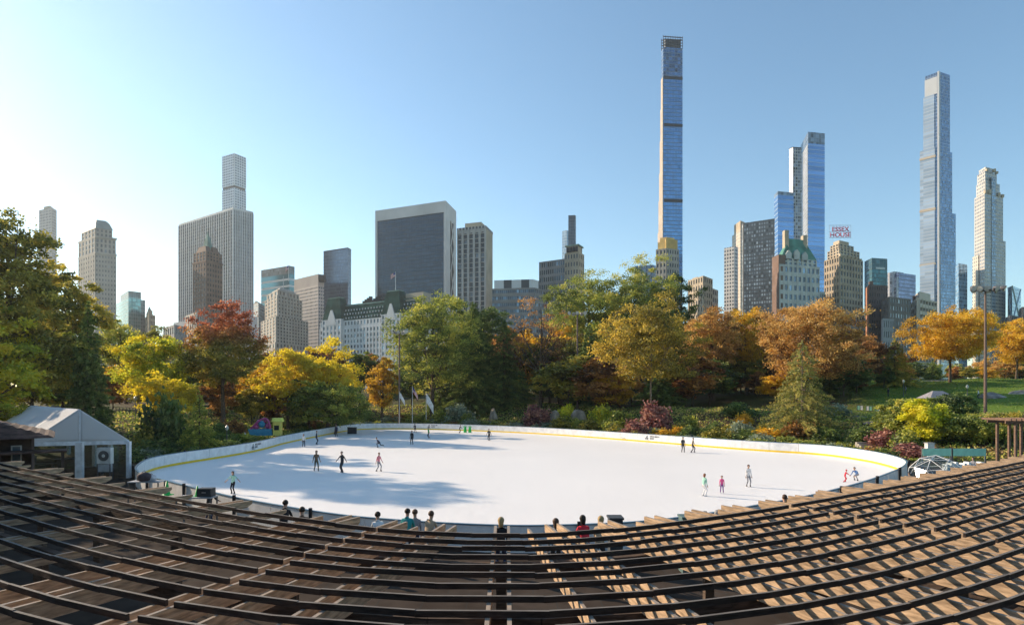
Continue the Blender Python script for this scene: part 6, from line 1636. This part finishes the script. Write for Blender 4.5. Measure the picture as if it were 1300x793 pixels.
# behind the far boards
for px, yh, D0, lab, top in ((527, 538, 121, 'person in dark clothes standing behind the far boards below the white flag', 'dark'),):
    sk(px, 548.5, 1.6, 20, 'push', top, 'black', 'dark skater touching the far boards below the middle flagpole', hair=('dark', 'short'))
for i, (px, D, yt, pose, top, lab, hr) in enumerate((
  (359.5, 25.2, 637, 'rail', 'black', 'spectator with dark hair leaning on the near boards, leftmost of those at the rail', ('dark', 'short')),
  (384, 23.6, 646, 'rail', 'brown', 'spectator with hat and brown coat just right of the leftmost at the rail', ('dark', 'short')),
  (481, 24.5, 652, 'rail', 'white', 'spectator in a pale shirt left of the teal jacket', ('dark', 'short')),
  (516, 24.6, 648, 'rail', 'teal', 'spectator in a teal jacket watching over the near rail', ('dark', 'short')),
  (527, 25.2, 644.5, 'stand', 'grey', 'spectator standing taller just right of the teal jacket', ('brown', 'short')),
  (543.5, 24.2, 651, 'rail', 'tan', 'curly-haired spectator right of the teal jacket pair', ('brown', 'short')),
  (636, 22.3, 654.5, 'stand', 'black', 'spectator with long fair hair between two rafter ends at the centre', ('blond', 'long')),
  (706, 22.3, 656, 'stand', 'grey', 'spectator with long brown hair beside a rafter end right of centre', ('brown', 'long')),
  (743, 22.2, 657, 'rail', 'red', 'spectator in a red jacket with a dark ponytail', ('dark', 'long')),
  (761, 22.2, 658, 'rail', 'tan', 'fair-haired spectator right of the red jacket', ('blond', 'long')),
  (915, 23.6, 650, 'rail', 'grey', 'spectator with a white cap bending by the black bin', ('grey', 'short')),
  (1001, 28.0, 629.5, 'rail', 'orange', 'spectator in an orange jacket at the near boards on the right', ('brown', 'short')),
  (265, 33.2, 619.5, 'rail', 'black', 'dark-haired person bending at the gear by the green cones', ('dark', 'short')),
  (1157, 43.0, 601, 'rail', 'tan', 'person in tan beside the clear dome at the corner of the boards', ('brown', 'short')),
)):
    z = wz(yt + 2.5, D); key_h = z - .02
    h = min(2.05, max(1.35, key_h / (.93 if pose == 'rail' else 1.0)))
    person((wx(px, D), D, .015 + max(0, key_h - h * (.93 if pose == 'rail' else 1.0))), h, R(rb.uniform(-25, 25)), pose, top, 'dark' if i % 2 else 'navy', lab, hair=hr, skate=False)
for px, D, lab, top in ((1242.5, 108, 'walker in a white top crossing the lawn left of the tall floodlight pole', 'white'), (1128, 122, 'walker in dark clothes in the shade of the lawn', 'navy'), (311.5, 84, 'person in a pale top by the colourful fairground stall', 'white'), (1236, 50.0, 'person in grey standing by the green covers', 'grey'), (1150, 126, 'walker in grey under the trees on the lawn', 'grey')):
    x = wx(px, D); person((x, D, gz(x, D)), 1.72, R(rb.uniform(60, 120)), 'walk', top, 'dark', lab, skate=False)

# ------------------------------------------------------------------ camera, light, sky
cam = bpy.data.cameras.new('camera'); co = bpy.data.objects.new('camera', cam); COL.objects.link(co)
co.location = (0, 0, HC); co.rotation_euler = (R(90), 0, 0)
cam.sensor_fit = 'HORIZONTAL'; cam.sensor_width = 36; cam.lens = 36 * F / 1300; cam.shift_y = (YH - 396.5) / 1300; cam.clip_end = 12000; cam.clip_start = .1
S.camera = co
SAZ, SEL = 62.0, 24.0
sd = Vector((-math.sin(R(SAZ)) * math.cos(R(SEL)), math.cos(R(SAZ)) * math.cos(R(SEL)), math.sin(R(SEL))))
sun = bpy.data.lights.new('sun', 'SUN'); sun.energy = 4.05; sun.angle = R(.55); sun.color = (1.0, .80, .58)
so = bpy.data.objects.new('sun', sun); COL.objects.link(so); so.rotation_euler = sd.to_track_quat('Z', 'Y').to_euler()
w = bpy.data.worlds.new('World'); S.world = w; w.use_nodes = True; nt = w.node_tree; nt.nodes.clear()
sky = N(nt, 'ShaderNodeTexSky'); sky.sky_type = 'NISHITA'; sky.sun_disc = False; sky.sun_elevation = R(SEL); sky.sun_rotation = R(-SAZ)
sky.altitude = 10; sky.air_density = 1.0; sky.dust_density = .25; sky.ozone_density = 1.6
bg = N(nt, 'ShaderNodeBackground'); bg.inputs[1].default_value = .114; ow = N(nt, 'ShaderNodeOutputWorld')
hs = N(nt, 'ShaderNodeHueSaturation'); hs.inputs['Saturation'].default_value = 1.05; nt.links.new(mixc(nt, 1.0, sky.outputs[0], (.90, .98, .93), 'MULTIPLY'), hs.inputs['Color']); nt.links.new(hs.outputs[0], bg.inputs[0]); nt.links.new(bg.outputs[0], ow.inputs[0])
hb = MB(); hb.box(-2400, 2400, -2380, 2360, -2, 470); 
hz = bpy.data.materials.new('haze_air'); hz.use_nodes = True; hn = hz.node_tree; hn.nodes.clear(); pv = N(hn, 'ShaderNodeVolumePrincipled'); pv.inputs['Color'].default_value = (.84, .93, 1, 1)
pv.inputs['Density'].default_value = .0001; pv.inputs['Anisotropy'].default_value = .45; ho = N(hn, 'ShaderNodeOutputMaterial'); hn.links.new(pv.outputs[0], ho.inputs['Volume'])
tag(hb.build('haze', hz), kind='stuff')
S.view_settings.view_transform = 'Standard'; S.view_settings.look = 'None'; S.view_settings.gamma = 1; S.view_settings.exposure = 1.0
S.cycles.use_denoising = True
try: S.cycles.denoiser = 'OPENIMAGEDENOISE'
except Exception: pass
S.cycles.max_bounces = 8; S.cycles.diffuse_bounces = 3; S.cycles.transparent_max_bounces = 12; S.cycles.transmission_bounces = 4
S.cycles.use_adaptive_sampling = True; S.cycles.adaptive_threshold = 0.02
S.render.use_persistent_data = False
